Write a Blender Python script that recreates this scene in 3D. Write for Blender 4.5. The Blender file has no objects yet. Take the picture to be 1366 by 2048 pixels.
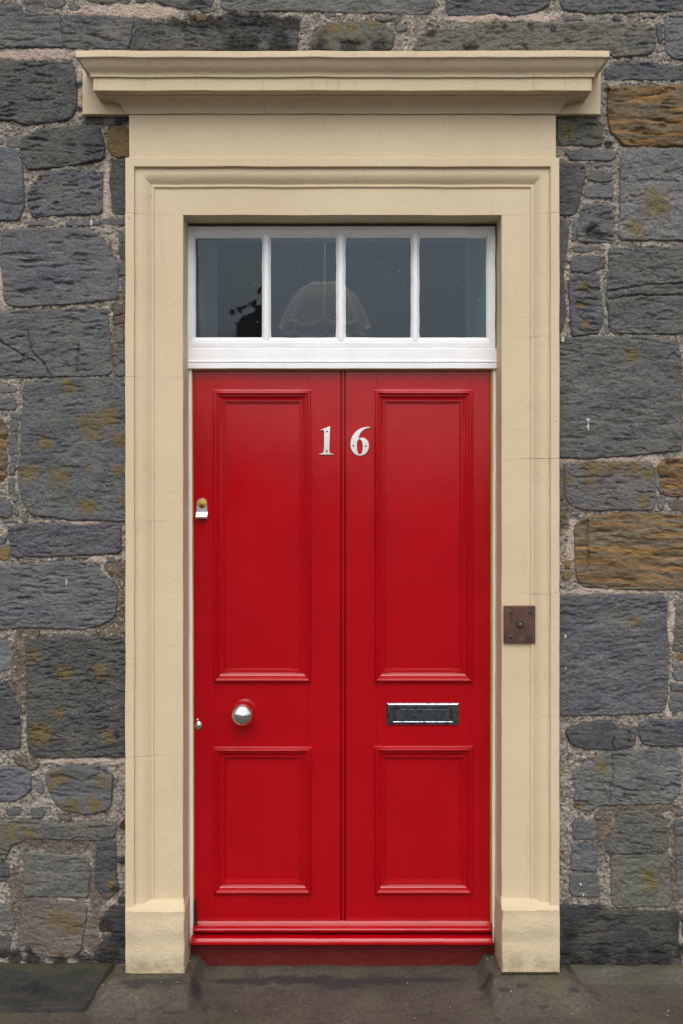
import bpy, bmesh, math, random
import numpy as np
from mathutils import Vector

rnd = random.Random(16)
R = math.radians
S = bpy.context.scene

# ---------------------------------------------------------------- camera
F, D, ZC, HX, HY = 2128.0, 3.8, 1.74, 683.0, 1000.0     # focal (px of the 1366x2048 photo), distance, eye height, principal point
cam = bpy.data.cameras.new('camera')
co = bpy.data.objects.new('camera', cam)
S.collection.objects.link(co)
co.location = (0, -D, ZC)
co.rotation_euler = (R(90), 0, 0)
cam.sensor_fit = 'VERTICAL'
cam.sensor_height = 36.0
cam.lens = F / 2048 * 36.0
cam.shift_y = -24 / 2048
cam.clip_start = 0.05
cam.clip_end = 3000
S.camera = co

# ---------------------------------------------------------------- sky, sun, exposure (overcast)
ELEV = R(52)
w = bpy.data.worlds.new('World')
S.world = w
w.use_nodes = True
wn, wl = w.node_tree.nodes, w.node_tree.links
wn.clear()
sky = wn.new('ShaderNodeTexSky')
sky.sky_type = 'NISHITA'
sky.sun_disc = False
sky.sun_elevation = ELEV
sky.sun_rotation = R(180)
sky.air_density = 1.0
sky.dust_density = 4.0
sky.ozone_density = 1.0
hs = wn.new('ShaderNodeHueSaturation')
hs.inputs['Saturation'].default_value = 0.30       # an even grey cloud cover
bg = wn.new('ShaderNodeBackground')
bg.inputs['Strength'].default_value = 0.135
wo = wn.new('ShaderNodeOutputWorld')
wl.new(sky.outputs[0], hs.inputs['Color'])
wl.new(hs.outputs[0], bg.inputs['Color'])
wl.new(bg.outputs[0], wo.inputs['Surface'])
sl = bpy.data.lights.new('sun', 'SUN')
sl.energy = 0.9
sl.angle = R(70)
sl.color = (1.0, 0.97, 0.93)
so = bpy.data.objects.new('sun', sl)
S.collection.objects.link(so)
so.rotation_euler = (R(90) - ELEV, 0, 0)            # light comes from the street side, above the camera
S.view_settings.view_transform = 'Standard'
S.view_settings.look = 'None'
S.view_settings.exposure = 0.40
S.view_settings.gamma = 1.0
S.view_settings.use_curve_mapping = False
S.cycles.max_bounces = 8
S.cycles.transparent_max_bounces = 12

# ---------------------------------------------------------------- helpers
def at(px, py, Y=0.0):
    k = (D + Y) / F
    return Vector(((px - HX) * k, Y, ZC + (HY - py) * k))

def tag(o, label=None, cat=None, group=None, kind=None):
    if label: o['label'] = label
    if cat: o['category'] = cat
    if group: o['group'] = group
    if kind or label: o['kind'] = kind or 'thing'
    return o

def thing(name, loc, label, cat, group=None):
    o = bpy.data.objects.new(name, None)
    o.empty_display_size = 0.05
    S.collection.objects.link(o)
    o.location = loc
    return tag(o, label, cat, group)

def link(name, me, mat, parent=None, origin=None):
    """one mesh object; vertices are given in world space"""
    org = Vector(origin) if origin is not None else Vector((0, 0, 0))
    if origin is None and len(me.vertices):
        v = np.empty(len(me.vertices) * 3, np.float32)
        me.vertices.foreach_get('co', v)
        v = v.reshape(-1, 3)
        org = Vector(((v.min(0) + v.max(0)) / 2).tolist())
        v = v - np.array(org, np.float32)
        me.vertices.foreach_set('co', v.ravel())
    o = bpy.data.objects.new(name, me)
    me.materials.append(mat)
    if len(me.polygons) and name not in ('stone', 'cement_patch', 'mortar') and me.polygons[0].use_smooth:
        wm = o.modifiers.new('weighted_normals', 'WEIGHTED_NORMAL'); wm.keep_sharp = True; wm.weight = 80
    S.collection.objects.link(o)
    if parent is not None:
        o.parent = parent
        wp = Vector((0, 0, 0))
        p = parent
        while p is not None:
            wp += p.location
            p = p.parent
        o.location = org - wp
    else:
        o.location = org
    return o

def smooth(me, ang=35):
    me.polygons.foreach_set('use_smooth', np.ones(len(me.polygons), bool))
    me.set_sharp_from_angle(angle=R(ang))

def mesh(name, verts, faces, sm=None):
    me = bpy.data.meshes.new(name)
    me.from_pydata([tuple(v) for v in verts], [], faces)
    me.validate()
    bm = bmesh.new(); bm.from_mesh(me)
    bmesh.ops.recalc_face_normals(bm, faces=bm.faces)
    bm.to_mesh(me); bm.free()
    if sm: smooth(me, sm)
    return me

# vectorised gradient noise
_P = np.random.RandomState(7).permutation(512)
_P = np.concatenate([_P, _P, _P])
_G = np.random.RandomState(3).uniform(0, 2 * np.pi, 512)
_GX, _GY = np.cos(_G), np.sin(_G)
def perlin(x, y):
    x = np.asarray(x, float); y = np.asarray(y, float)
    xi = np.floor(x).astype(int); yi = np.floor(y).astype(int)
    xf = x - xi; yf = y - yi
    u = xf ** 3 * (xf * (xf * 6 - 15) + 10); v = yf ** 3 * (yf * (yf * 6 - 15) + 10)
    xi &= 511; yi &= 511
    def g(ax, ay, dx, dy):
        h = _P[_P[ax & 511] + (ay & 511)] & 511
        return _GX[h] * dx + _GY[h] * dy
    a = g(xi, yi, xf, yf); b = g(xi + 1, yi, xf - 1, yf)
    c = g(xi, yi + 1, xf, yf - 1); d = g(xi + 1, yi + 1, xf - 1, yf - 1)
    return (a + u * (b - a)) * (1 - v) + (c + u * (d - c)) * v * 1.0
def fbm(x, y, o=4, gain=0.5):
    s = 0; a = 1.0
    for i in range(o):
        s = s + a * perlin(x * 2 ** i + 17.3 * i, y * 2 ** i + 5.1 * i); a *= gain
    return s

def wobble(verts, amp=0.0008, fr=3.0, seed=0.0):
    v = np.array([tuple(p) for p in verts], float)
    n1 = fbm(v[:, 0] * fr + seed, v[:, 2] * fr + 3.7 + v[:, 1], 3)
    n2 = fbm(v[:, 0] * fr + 11.1 + seed, v[:, 2] * fr + 8.3 - v[:, 1], 3)
    n3 = fbm(v[:, 0] * fr + 31.1 + seed, v[:, 2] * fr + 1.3 + v[:, 1] * 2, 3)
    v[:, 0] += n1 * amp * 1.6; v[:, 1] += n2 * amp * 1.6; v[:, 2] += n3 * amp * 1.6
    return v.tolist()

def sweep(name, rows, closed=False, cap=True, sm=30, wob=0.0, wfr=3.0, seed=0.0):
    """rows: list of equally long point lists (profile copies along a path)"""
    m = len(rows[0]); verts = [p for r in rows for p in r]; faces = []
    n = len(rows)
    for i in range(n - (0 if closed else 1)):
        j = (i + 1) % n
        for k in range(m - 1):
            faces.append((i * m + k, i * m + k + 1, j * m + k + 1, j * m + k))
    if cap and not closed:
        faces.append(tuple(range(m))); faces.append(tuple((n - 1) * m + k for k in range(m)))
    if wob: verts = wobble(verts, wob, wfr, seed)
    return mesh(name, verts, faces, sm)

def box_me(name, x0, x1, y0, y1, z0, z1, bevel=0.0, wob=0.0, n=1, wfr=6.0):
    bm = bmesh.new()
    bmesh.ops.create_cube(bm, size=1)
    for v in bm.verts:
        v.co = Vector((x0 if v.co.x < 0 else x1, y0 if v.co.y < 0 else y1, z0 if v.co.z < 0 else z1))
    if bevel:
        bmesh.ops.bevel(bm, geom=bm.edges[:], offset=bevel, segments=2, affect='EDGES', profile=0.6)
    if n > 1:
        ax = 0 if abs(x1 - x0) > abs(z1 - z0) else 2
        lo, hi = (x0, x1) if ax == 0 else (z0, z1)
        nn = Vector((1, 0, 0)) if ax == 0 else Vector((0, 0, 1))
        for i in range(1, n):
            bmesh.ops.bisect_plane(bm, geom=bm.verts[:] + bm.edges[:] + bm.faces[:], plane_co=nn * (lo + (hi - lo) * i / n), plane_no=nn)
    if wob:
        vs = wobble([v.co for v in bm.verts], wob, wfr)
        for v, c in zip(bm.verts, vs): v.co = c
    bmesh.ops.recalc_face_normals(bm, faces=bm.faces)
    me = bpy.data.meshes.new(name); bm.to_mesh(me); bm.free()
    return me

def pbox(name, a, b, c, d, Y0, Y1, **kw):
    """box whose front face (at Y0) fills photo pixels a..b by c..d"""
    p = at(a, c, Y0); q = at(b, d, Y0)
    return box_me(name, p.x, q.x, Y0, Y1, q.z, p.z, **kw)

def lathe(name, prof, centre, seg=32, axis='Y', sm=40, sx=1.0, sz=1.0):
    """prof: (radius, depth towards the camera)"""
    verts, faces = [], []
    for r, h in prof:
        for i in range(seg):
            a = 2 * math.pi * i / seg
            verts.append((centre[0] + r * math.cos(a) * sx, centre[1] - h, centre[2] + r * math.sin(a) * sz))
    for j in range(len(prof) - 1):
        for i in range(seg):
            k = (i + 1) % seg
            faces.append((j * seg + i, j * seg + k, (j + 1) * seg + k, (j + 1) * seg + i))
    faces.append(tuple(range(seg))); faces.append(tuple((len(prof) - 1) * seg + i for i in range(seg)))
    return mesh(name, verts, faces, sm)

def tube_add(V, Fc, pts, r, sides=6):
    base = len(V); n = len(pts)
    for i, p in enumerate(pts):
        p = Vector(p)
        t = (Vector(pts[min(i + 1, n - 1)]) - Vector(pts[max(i - 1, 0)])).normalized()
        u = t.orthogonal().normalized(); v = t.cross(u)
        for s in range(sides):
            a = 2 * math.pi * s / sides
            V.append(p + u * r * math.cos(a) + v * r * math.sin(a))
    for i in range(n - 1):
        for s in range(sides):
            q = (s + 1) % sides
            Fc.append((base + i * sides + s, base + i * sides + q, base + (i + 1) * sides + q, base + (i + 1) * sides + s))
    Fc.append(tuple(base + s for s in range(sides))); Fc.append(tuple(base + (n - 1) * sides + s for s in range(sides)))

# ---------------------------------------------------------------- materials
class NT:
    def __init__(s, name):
        s.m = bpy.data.materials.new(name); s.m.use_nodes = True
        s.n = s.m.node_tree.nodes; s.l = s.m.node_tree.links
        s.b = s.n['Principled BSDF']; s.pos = s.n.new('ShaderNodeNewGeometry').outputs['Position']
    def set(s, sock, v):
        if hasattr(v, 'is_output'): s.l.new(v, sock)
        elif isinstance(v, tuple) and len(v) == 3 and sock.type == 'RGBA': sock.default_value = v + (1,)
        else: sock.default_value = v
    def vec(s, sc, rot=(0, 0, 0), off=(0, 0, 0)):
        x = s.n.new('ShaderNodeMapping'); s.l.new(s.pos, x.inputs[0]); x.inputs['Scale'].default_value = sc
        x.inputs['Rotation'].default_value = rot; x.inputs['Location'].default_value = off
        return x.outputs[0]
    def noise(s, sc=(1, 1, 1), scale=1.0, detail=5.0, rough=0.55, dist=0.0, rot=(0, 0, 0), off=(0, 0, 0)):
        x = s.n.new('ShaderNodeTexNoise'); s.l.new(s.vec(sc, rot, off), x.inputs['Vector'])
        x.inputs['Scale'].default_value = scale; x.inputs['Detail'].default_value = detail
        x.inputs['Roughness'].default_value = rough; x.inputs['Distortion'].default_value = dist
        return x.outputs['Fac']
    def voro(s, scale, feat='F1', rand=1.0, out='Distance', sc=(1, 1, 1)):
        x = s.n.new('ShaderNodeTexVoronoi'); s.l.new(s.vec(sc), x.inputs['Vector']); x.feature = feat
        x.inputs['Scale'].default_value = scale; x.inputs['Randomness'].default_value = rand
        return x.outputs[out]
    def ramp(s, fac, a, b, lo=0.0, hi=1.0):
        x = s.n.new('ShaderNodeMapRange'); x.inputs['From Min'].default_value = a; x.inputs['From Max'].default_value = b
        x.inputs['To Min'].default_value = lo; x.inputs['To Max'].default_value = hi; s.set(x.inputs['Value'], fac)
        return x.outputs[0]
    def math(s, op, a, b=0.0):
        x = s.n.new('ShaderNodeMath'); x.operation = op; s.set(x.inputs[0], a); s.set(x.inputs[1], b)
        return x.outputs[0]
    def mix(s, fac, a, b, mode='MIX'):
        x = s.n.new('ShaderNodeMix'); x.data_type = 'RGBA'; x.blend_type = mode
        s.set(x.inputs[0], fac); s.set(x.inputs[6], a); s.set(x.inputs[7], b)
        return x.outputs[2]
    def bump(s, h, strength=0.5, dist=0.002, prev=None):
        x = s.n.new('ShaderNodeBump'); x.inputs['Strength'].default_value = strength; x.inputs['Distance'].default_value = dist
        s.set(x.inputs['Height'], h)
        if prev is not None: s.l.new(prev, x.inputs['Normal'])
        return x.outputs[0]
    def attr(s, name):
        x = s.n.new('ShaderNodeAttribute'); x.attribute_name = name
        return x.outputs['Fac']
    def out(s, col=None, rough=None, normal=None, **kw):
        if col is not None: s.set(s.b.inputs['Base Color'], col)
        if rough is not None: s.set(s.b.inputs['Roughness'], rough)
        if normal is not None: s.l.new(normal, s.b.inputs['Normal'])
        for k, v in kw.items(): s.set(s.b.inputs[k.replace('_', ' ')], v)
        return s.m

def m_stone():
    t = NT('weathered_sandstone')
    oi = t.n.new('ShaderNodeObjectInfo')
    tint, alpha = oi.outputs['Color'], oi.outputs['Alpha']
    big = t.noise((7, 7, 16), 1, 4, .6, .6)
    fine = t.noise((60, 60, 150), 1, 5, .7, .4)
    grain = t.noise((170, 170, 210), 1, 3, .75)
    c = t.mix(t.ramp(big, .3, .7), t.mix(1.0, tint, (.72, .74, .78), 'MULTIPLY'), t.mix(1.0, tint, (1.22, 1.2, 1.14), 'MULTIPLY'))
    c = t.mix(t.ramp(fine, .35, .65), t.mix(1.0, c, (.70, .70, .72), 'MULTIPLY'), t.mix(1.0, c, (1.2, 1.2, 1.18), 'MULTIPLY'))
    c = t.mix(t.ramp(grain, .25, .75), t.mix(1.0, c, (.50, .50, .51), 'MULTIPLY'), t.mix(1.0, c, (1.55, 1.54, 1.50), 'MULTIPLY'))
    # greenish film and iron-stained beds, amount per stone in the object colour's alpha
    film = t.math('MULTIPLY', t.ramp(t.noise((9, 9, 13), 1, 6, .65, .5, off=(3, 1, 7)), .47, .66), .30)
    c = t.mix(film, c, (.135, .130, .070))
    bands = t.noise((5, 5, 46), 1, 6, .62, .8, off=(1, 5, 2))
    iron = t.math('MULTIPLY', t.ramp(bands, .42, .56), alpha)
    c = t.mix(iron, c, t.mix(t.ramp(t.noise((10, 10, 60), 1, 4), .4, .62), (.085, .052, .024), (.30, .165, .055)))
    brk = t.ramp(t.noise((60, 60, 80), 1, 5, .7), .36, .62)
    c = t.mix(t.math('MULTIPLY', t.attr('ochre'), t.ramp(brk, 0, 1, .45, .95)), c, (.150, .106, .030))
    c = t.mix(t.math('MULTIPLY', t.attr('soot'), t.ramp(brk, 0, 1, .55, 1.0)), c, (.018, .017, .017))
    c = t.mix(t.attr('lime'), c, (.62, .60, .57))
    spk = t.math('LESS_THAN', t.voro(150), .11)
    c = t.mix(t.math('MULTIPLY', spk, t.ramp(t.noise((30, 30, 30)), .5, .6)), c, (.40, .38, .35))
    b1 = t.bump(t.noise((62, 62, 105), 1, 6, .7, .2), .45, .005)
    b2 = t.bump(t.noise((150, 150, 210), 1, 4, .75), .7, .0040, b1)
    return t.out(c, .88, b2, Specular_IOR_Level=.25)

def m_mortar(name, a, b, dark, pink):
    t = NT(name)
    n = t.noise((14, 14, 18), 1, 5, .65, .4)
    c = t.mix(t.ramp(n, .38, .62), a, b)
    c = t.mix(t.math('MULTIPLY', t.ramp(t.noise((9, 9, 9), 1, 5, .6, off=(9, 2, 4)), .54, .60), .6), c, pink)
    col = t.voro(120, out='Color')
    sep = t.n.new('ShaderNodeSeparateColor'); t.l.new(col, sep.inputs[0])
    c = t.mix(t.math('MULTIPLY', t.ramp(sep.outputs[0], .55, .9), .75), c, dark)
    c = t.mix(t.math('MULTIPLY', t.ramp(sep.outputs[1], .8, .95), .55), c, (.52, .47, .40))
    c = t.mix(t.math('MULTIPLY', t.attr('pink'), .9), c, t.mix(t.ramp(n, .3, .7), (.42, .325, .268), (.56, .455, .390)))
    c = t.mix(t.math('MULTIPLY', t.attr('brown'), .8), c, t.mix(t.ramp(n, .3, .7), (.110, .088, .066), (.16, .13, .10)))
    hole = t.math('LESS_THAN', t.voro(75), .16)
    c = t.mix(t.math('MULTIPLY', hole, .8), c, (.045, .036, .028))
    c = t.mix(t.math('MULTIPLY', t.ramp(t.noise((22, 22, 34), 1, 5, .7, off=(2, 8, 1)), .58, .7), .55), c, (.16, .10, .045))
    c = t.mix(t.math('MULTIPLY', t.attr('soot'), .9), c, (.030, .029, .025))
    b1 = t.bump(t.noise((80, 80, 80), 1, 5, .75), 1.0, .008)
    b2 = t.bump(t.voro(120), .7, .005, b1)
    return t.out(c, .95, b2, Specular_IOR_Level=.15)

def m_cream(name='cream_masonry_paint', streak=.14):
    t = NT(name)
    n = t.noise((3, 3, 3), 1, 5, .6)
    c = t.mix(t.ramp(n, .35, .65), (.560, .455, .300), (.600, .493, .333))
    # rain streaks hanging from the mouldings
    st = t.noise((46, 46, 1.2), 1, 3, .6)
    c = t.mix(t.math('MULTIPLY', t.ramp(st, .58, .74), streak), c, (.33, .27, .185))
    c = t.mix(t.math('MULTIPLY', t.ramp(t.noise((17, 17, 17), 1, 6, .7, off=(4, 4, 4)), .62, .72), .35), c, (.42, .34, .235))
    pin = t.math('LESS_THAN', t.voro(21), .05)
    c = t.mix(t.math('MULTIPLY', pin, t.ramp(t.noise((6, 6, 6), off=(2, 2, 2)), .52, .6)), c, (.12, .09, .055))
    b1 = t.bump(t.noise((34, 34, 60), 1, 5, .6), .30, .004)
    b2 = t.bump(t.noise((230, 230, 230), 1, 4, .65), .22, .0016, b1)
    # brushed-over flakes and chips
    ch = t.ramp(t.noise((26, 26, 30), 1, 3, .6, 1.6, off=(7, 3, 1)), .60, .625)
    b3 = t.bump(ch, .32, .0016, b2)
    return t.out(c, .62, b3, Specular_IOR_Level=.3)

def m_cream_rough():
    t = NT('cream_paint_on_rough_stone')
    c = t.mix(t.ramp(t.noise((9, 9, 9), 1, 5), .35, .65), (.540, .440, .292), (.595, .490, .332))
    c = t.mix(t.math('MULTIPLY', t.ramp(t.noise((30, 30, 30), 1, 6, .7, off=(3, 3, 3)), .6, .72), .5), c, (.36, .285, .18))
    sep = t.n.new('ShaderNodeSeparateXYZ'); t.l.new(t.pos, sep.inputs[0])
    splash = t.math('MULTIPLY', t.ramp(sep.outputs['Z'], .17, .05), t.ramp(t.noise((24, 24, 34), 1, 6, .7, off=(8, 2, 2)), .40, .62))
    c = t.mix(t.math('MULTIPLY', splash, .6), c, (.16, .13, .085))
    b1 = t.bump(t.noise((42, 42, 70), 1, 6, .7, 1.2), .38, .005)
    ch = t.ramp(t.noise((34, 34, 44), 1, 4, .6, 1.2, off=(1, 6, 3)), .48, .53)
    b2 = t.bump(ch, .42, .0022, b1)
    b3 = t.bump(t.noise((260, 260, 260), 1, 3), .3, .0015, b2)
    return t.out(c, .7, b3, Specular_IOR_Level=.25)

def m_white():
    t = NT('white_gloss_paint')
    c = t.mix(t.ramp(t.noise((12, 12, 12), 1, 5, .65), .35, .7), (.80, .80, .81), (.74, .74, .745))
    c = t.mix(t.math('MULTIPLY', t.ramp(t.noise((70, 70, 40), 1, 5, .75, off=(5, 1, 2)), .60, .74), .35), c, (.42, .39, .35))
    b1 = t.bump(t.noise((14, 40, 120), 1, 4, .6), .22, .0016)
    b2 = t.bump(t.noise((90, 90, 90), 1, 4, .6), .25, .0012, b1)
    return t.out(c, .34, b2)

def m_red(name, sc):
    t = NT(name)
    n = t.noise((4, 4, 4), 1, 4)
    c = t.mix(t.ramp(n, .35, .65), (.345, .0003, .0034), (.385, .0004, .0046))
    brush = t.noise(sc, 1, 4, .65, .3)
    b1 = t.bump(brush, .17, .0008)
    b2 = t.bump(t.noise((70, 70, 70), 1, 4, .6), .20, .0010, b1)
    b3 = t.bump(t.noise((5, 5, 4), 1, 3, .5, off=(6, 2, 8)), .35, .0035, b2)
    spk = t.math('LESS_THAN', t.voro(17), .035)
    c = t.mix(t.math('MULTIPLY', spk, .6), c, (.06, .004, .004))
    return t.out(c, t.ramp(t.noise((9, 9, 9)), .3, .7, .09, .15), b3, Specular_IOR_Level=.36)

def m_riser():
    t = NT('faded_red_masonry_paint')
    n = t.noise((20, 20, 40), 1, 6, .7)
    c = t.mix(t.ramp(n, .35, .7), (.095, .0050, .0048), (.12, .011, .009))
    c = t.mix(t.math('MULTIPLY', t.attr('soot'), t.ramp(n, .35, .6)), c, (.05, .042, .035))
    return t.out(c, .6, t.bump(n, .5, .003), Specular_IOR_Level=.3)

def m_metal(name, col, rough, spots=None, bump=0.0):
    t = NT(name)
    c = col
    rg = rough
    if spots:
        n = t.noise((60, 60, 60), 1, 6, .7)
        c = t.mix(t.ramp(n, .45, .65), col, spots)
        rg = t.ramp(n, .4, .7, rough, rough + .12)
    nm = t.bump(t.noise((45, 45, 45), 1, 4, .6), bump, .002) if bump else None
    return t.out(c, rg, nm, Metallic=1.0)

def m_plain(name, a, b=None, rough=.5, sc=20, bump=.0, metal=0.0, spec=.4):
    t = NT(name)
    n = t.noise((sc, sc, sc), 1, 5, .65)
    c = t.mix(t.ramp(n, .35, .65), a, b or a)
    return t.out(c, rough, t.bump(n, bump, .002) if bump else None, Metallic=metal, Specular_IOR_Level=spec)

def m_bronze():
    t = NT('tarnished_copper_plate')
    n = t.noise((40, 40, 24), 1, 6, .65, .6)
    c = t.mix(t.ramp(n, .38, .62), (.085, .050, .038), (.165, .078, .048))
    c = t.mix(t.ramp(t.noise((30, 30, 30), 1, 5, .7, off=(2, 7, 3)), .52, .66), c, (.085, .085, .095))
    return t.out(c, t.ramp(n, .3, .7, .32, .5), t.bump(n, .2, .001), Metallic=.55)

def m_glass():
    t = NT('old_window_glass')
    t.n.remove(t.b)
    o = t.n['Material Output']
    fr = t.n.new('ShaderNodeFresnel'); fr.inputs[0].default_value = 1.44
    tr = t.n.new('ShaderNodeBsdfTransparent'); tr.inputs[0].default_value = (.86, .93, .98, 1)
    gl = t.n.new('ShaderNodeBsdfGlossy'); gl.inputs['Roughness'].default_value = .02; gl.inputs['Color'].default_value = (.80, .93, 1.0, 1)
    bm = t.bump(t.noise((9, 9, 9), 1, 2, .4), .25, .004)
    t.l.new(bm, gl.inputs['Normal'])
    df = t.n.new('ShaderNodeBsdfDiffuse'); df.inputs[0].default_value = (.5, .5, .52, 1)
    mx = t.n.new('ShaderNodeMixShader'); m2 = t.n.new('ShaderNodeMixShader')
    dust = t.ramp(t.noise((60, 60, 60), 1, 5, .75), .45, .8, .004, .02)
    flk = t.math('MULTIPLY', t.math('LESS_THAN', t.voro(26), .05), .6)
    t.l.new(t.math('MAXIMUM', dust, flk), m2.inputs[0]); t.l.new(tr.outputs[0], m2.inputs[1]); t.l.new(df.outputs[0], m2.inputs[2])
    t.l.new(fr.outputs[0], mx.inputs[0]); t.l.new(m2.outputs[0], mx.inputs[1]); t.l.new(gl.outputs[0], mx.inputs[2])
    t.l.new(mx.outputs[0], o.inputs['Surface'])
    return t.m

def m_pavement():
    t = NT('worn_cement_pavement')
    a = t.noise((3.2, 3.2, 3.2), 1, 6, .65, .5)
    c = t.mix(t.ramp(a, .35, .65), (.056, .047, .037), (.090, .075, .059))
    f = t.noise((60, 60, 60), 1, 6, .7)
    c = t.mix(t.ramp(f, .35, .65), t.mix(1.0, c, (.70, .70, .70), 'MULTIPLY'), t.mix(1.0, c, (1.22, 1.22, 1.22), 'MULTIPLY'))
    c = t.mix(t.math('MULTIPLY', t.ramp(t.noise((9, 16, 9), 1, 6, .7, .8, off=(4, 1, 1)), .55, .66), .75), c, (.040, .036, .031))
    c = t.mix(t.math('MULTIPLY', t.ramp(t.noise((6, 6, 6), 1, 5, .6, off=(1, 8, 1)), .52, .68), .4), c, (.090, .088, .045))
    c = t.mix(t.attr('soot'), c, (.034, .032, .030))
    c = t.mix(t.math('MULTIPLY', t.attr('moss'), t.ramp(f, .3, .6)), c, (.060, .062, .020))
    gr = t.noise((190, 190, 190), 1, 3, .75)
    c = t.mix(t.ramp(gr, .3, .7), t.mix(1.0, c, (.58, .58, .58), 'MULTIPLY'), t.mix(1.0, c, (1.42, 1.41, 1.38), 'MULTIPLY'))
    sp = t.math('LESS_THAN', t.voro(95), .11)
    c = t.mix(t.math('MULTIPLY', sp, .6), c, (.30, .27, .23))
    sq = t.math('LESS_THAN', t.voro(70, sc=(1, 1.3, 1)), .10)
    c = t.mix(t.math('MULTIPLY', sq, .6), c, (.022, .020, .018))
    b1 = t.bump(f, .6, .004)
    b2 = t.bump(gr, .6, .003, b1)
    return t.out(c, .72, b2, Specular_IOR_Level=.35)

def m_fillet(name, a, b, moss):
    t = NT(name)
    n = t.noise((7, 10, 14), 1, 6, .65, .5)
    c = t.mix(t.ramp(n, .35, .65), a, b)
    f = t.noise((110, 110, 110), 1, 6, .75)
    c = t.mix(t.ramp(f, .3, .7), t.mix(1.0, c, (.45, .45, .45), 'MULTIPLY'), t.mix(1.0, c, (1.6, 1.6, 1.6), 'MULTIPLY'))
    c = t.mix(t.math('MULTIPLY', t.ramp(t.noise((5, 14, 20), 1, 6, .7, off=(3, 3, 1)), .48, .64), .8), c, moss)
    c = t.mix(t.math('MULTIPLY', t.math('LESS_THAN', t.voro(85), .06), .7), c, (.32, .32, .28))
    c = t.mix(t.math('MULTIPLY', t.attr('moss'), t.ramp(f, .3, .6)), c, (.085, .088, .025))
    return t.out(c, .7, t.bump(f, .5, .003), Specular_IOR_Level=.35)

M = dict(
    stone=m_stone(),
    mortar=m_mortar('gritty_lime_mortar', (.37, .335, .285), (.235, .212, .180), (.070, .066, .058), (.42, .345, .290)),
    cement=m_mortar('brown_cement_patching', (.150, .120, .088), (.185, .152, .115), (.07, .062, .052), (.21, .17, .13)),
    cream=m_cream(), streaked=m_cream('rain_streaked_cream_paint', .42), rough=m_cream_rough(), white=m_white(),
    redv=m_red('red_gloss_paint_upright_brushing', (190, 190, 7)), redh=m_red('red_gloss_paint_level_brushing', (7, 190, 190)),
    riser=m_riser(), chrome=m_metal('polished_chrome', (.86, .86, .87), .05),
    worn=m_metal('spotted_chrome', (.30, .34, .38), .03, (.10, .115, .13), .16), brushed=m_metal('satin_chrome', (.66, .67, .69), .28),
    brass=m_metal('polished_brass', (.80, .55, .14), .22), oldbrass=m_metal('aged_brass', (.15, .105, .035), .6), bronze=m_bronze(),
    iron=m_plain('dull_grey_iron', (.07, .072, .08), (.045, .046, .05), .5, 60, 0, .6), black=m_plain('black_rubber', (.012, .012, .013), (.02, .02, .021), .45),
    hole=m_plain('hole_shade_black', (.004, .004, .004), None, .9), yellow=m_plain('yellow_primer', (.46, .285, .030), (.36, .22, .030), .5, 40),  # hole: near-black colour painted as the shade inside slots and keyhole
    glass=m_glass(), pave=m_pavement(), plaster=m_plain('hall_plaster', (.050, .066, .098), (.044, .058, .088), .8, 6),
    wood=m_plain('hall_white_woodwork', (.75, .75, .74), (.70, .70, .69), .5, 8), cane=m_plain('woven_cane', (.85, .64, .38), (.78, .56, .32), .6, 60),
    dark=m_fillet('bitumen_painted_cement', (.010, .010, .010), (.036, .034, .029), (.040, .038, .024)),
    grey=m_fillet('damp_grey_cement', (.050, .046, .036), (.085, .077, .060), (.070, .068, .036)),
    road=m_plain('asphalt', (.045, .045, .046), (.06, .06, .06), .85, 4), hill=m_plain('dark_hillside', (.05, .055, .05), (.07, .075, .065), .9, .05),
    slate=m_plain('dark_slate_and_stone', (.05, .05, .055), (.07, .07, .072), .8, 1.5), litter=m_plain('dry_straw', (.42, .34, .22), (.34, .26, .15), .8, 60),
)

# ================================================================ THE STONE WALL
YW = 0.045                       # mean mortar plane; heights h are measured from it towards the street
KW = (D + YW) / F
def wx(px): return (px - HX) * KW
def wz(py): return ZC + (HY - py) * KW

OCHRE = [(1180,934,24),(1225,932,22),(1270,936,22),(1300,950,16),(1140,960,12),(135,772,20),(90,882,19),(58,945,24),(122,955,24),(185,852,32),(215,835,26),(236,880,20),(178,1015,24),(60,1027,14),(176,936,7),(238,942,14),(248,1000,12),
 (80,1468,30),(130,1345,18),(200,1340,20),(118,1425,14),(70,1312,18),(215,1468,18),(118,1552,22),(105,1570,14),(150,1612,26),(205,1560,18),(192,1610,22),(75,355,10),
 (120,1835,26),(150,1850,20),(128,1908,12),(1312,410,36),(1270,462,24),(1262,712,18),(1268,1245,14),(1203,1530,16),(1190,1512,12),(1166,575,12),(1162,610,12),(1170,650,13),
 (1132,262,14),(1140,272,10),(1155,1612,12),(665,55,16),(700,50,16),(745,48,14),(225,1765,14),(222,1790,10),(120,290,5),(1180,960,14),(1285,1000,18),(1190,935,20),(1230,930,22),(240,262,10),(225,300,12),
 (20,1660,18),(60,1665,14),(1300,1770,20),(1295,1750,16)]
SOOT = [(470,44,22),(505,44,22),(540,46,22),(578,50,18),(440,52,18),(405,60,10),(370,54,10),(345,52,8),(560,90,26),(470,92,26),(500,96,20),(640,98,20),(700,98,24),(760,95,18),(240,242,10),(252,240,10),
 (1180,465,15),(1195,470,13),(1185,452,10),(1010,56,6),(1060,55,8),(1105,60,8),(860,66,10),(1050,95,8),(940,98,16),(235,1470,9),
 (30,1915,20),(70,1922,22),(120,1924,18),(170,1922,20),(215,1918,30),(235,1880,22),(215,1850,16),(1140,1860,16),(1130,1905,18),(1200,1912,24),(1260,1915,24),(1320,1910,24),(1150,1925,18),(1240,1925,14),(230,1775,8),(1360,1900,16),
 (10,1905,14),(60,1900,10),(1215,290,10),(160,170,9),(162,220,7),(1214,180,8),(247,1800,12),(244,1720,10),(246,1650,9)]
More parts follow.
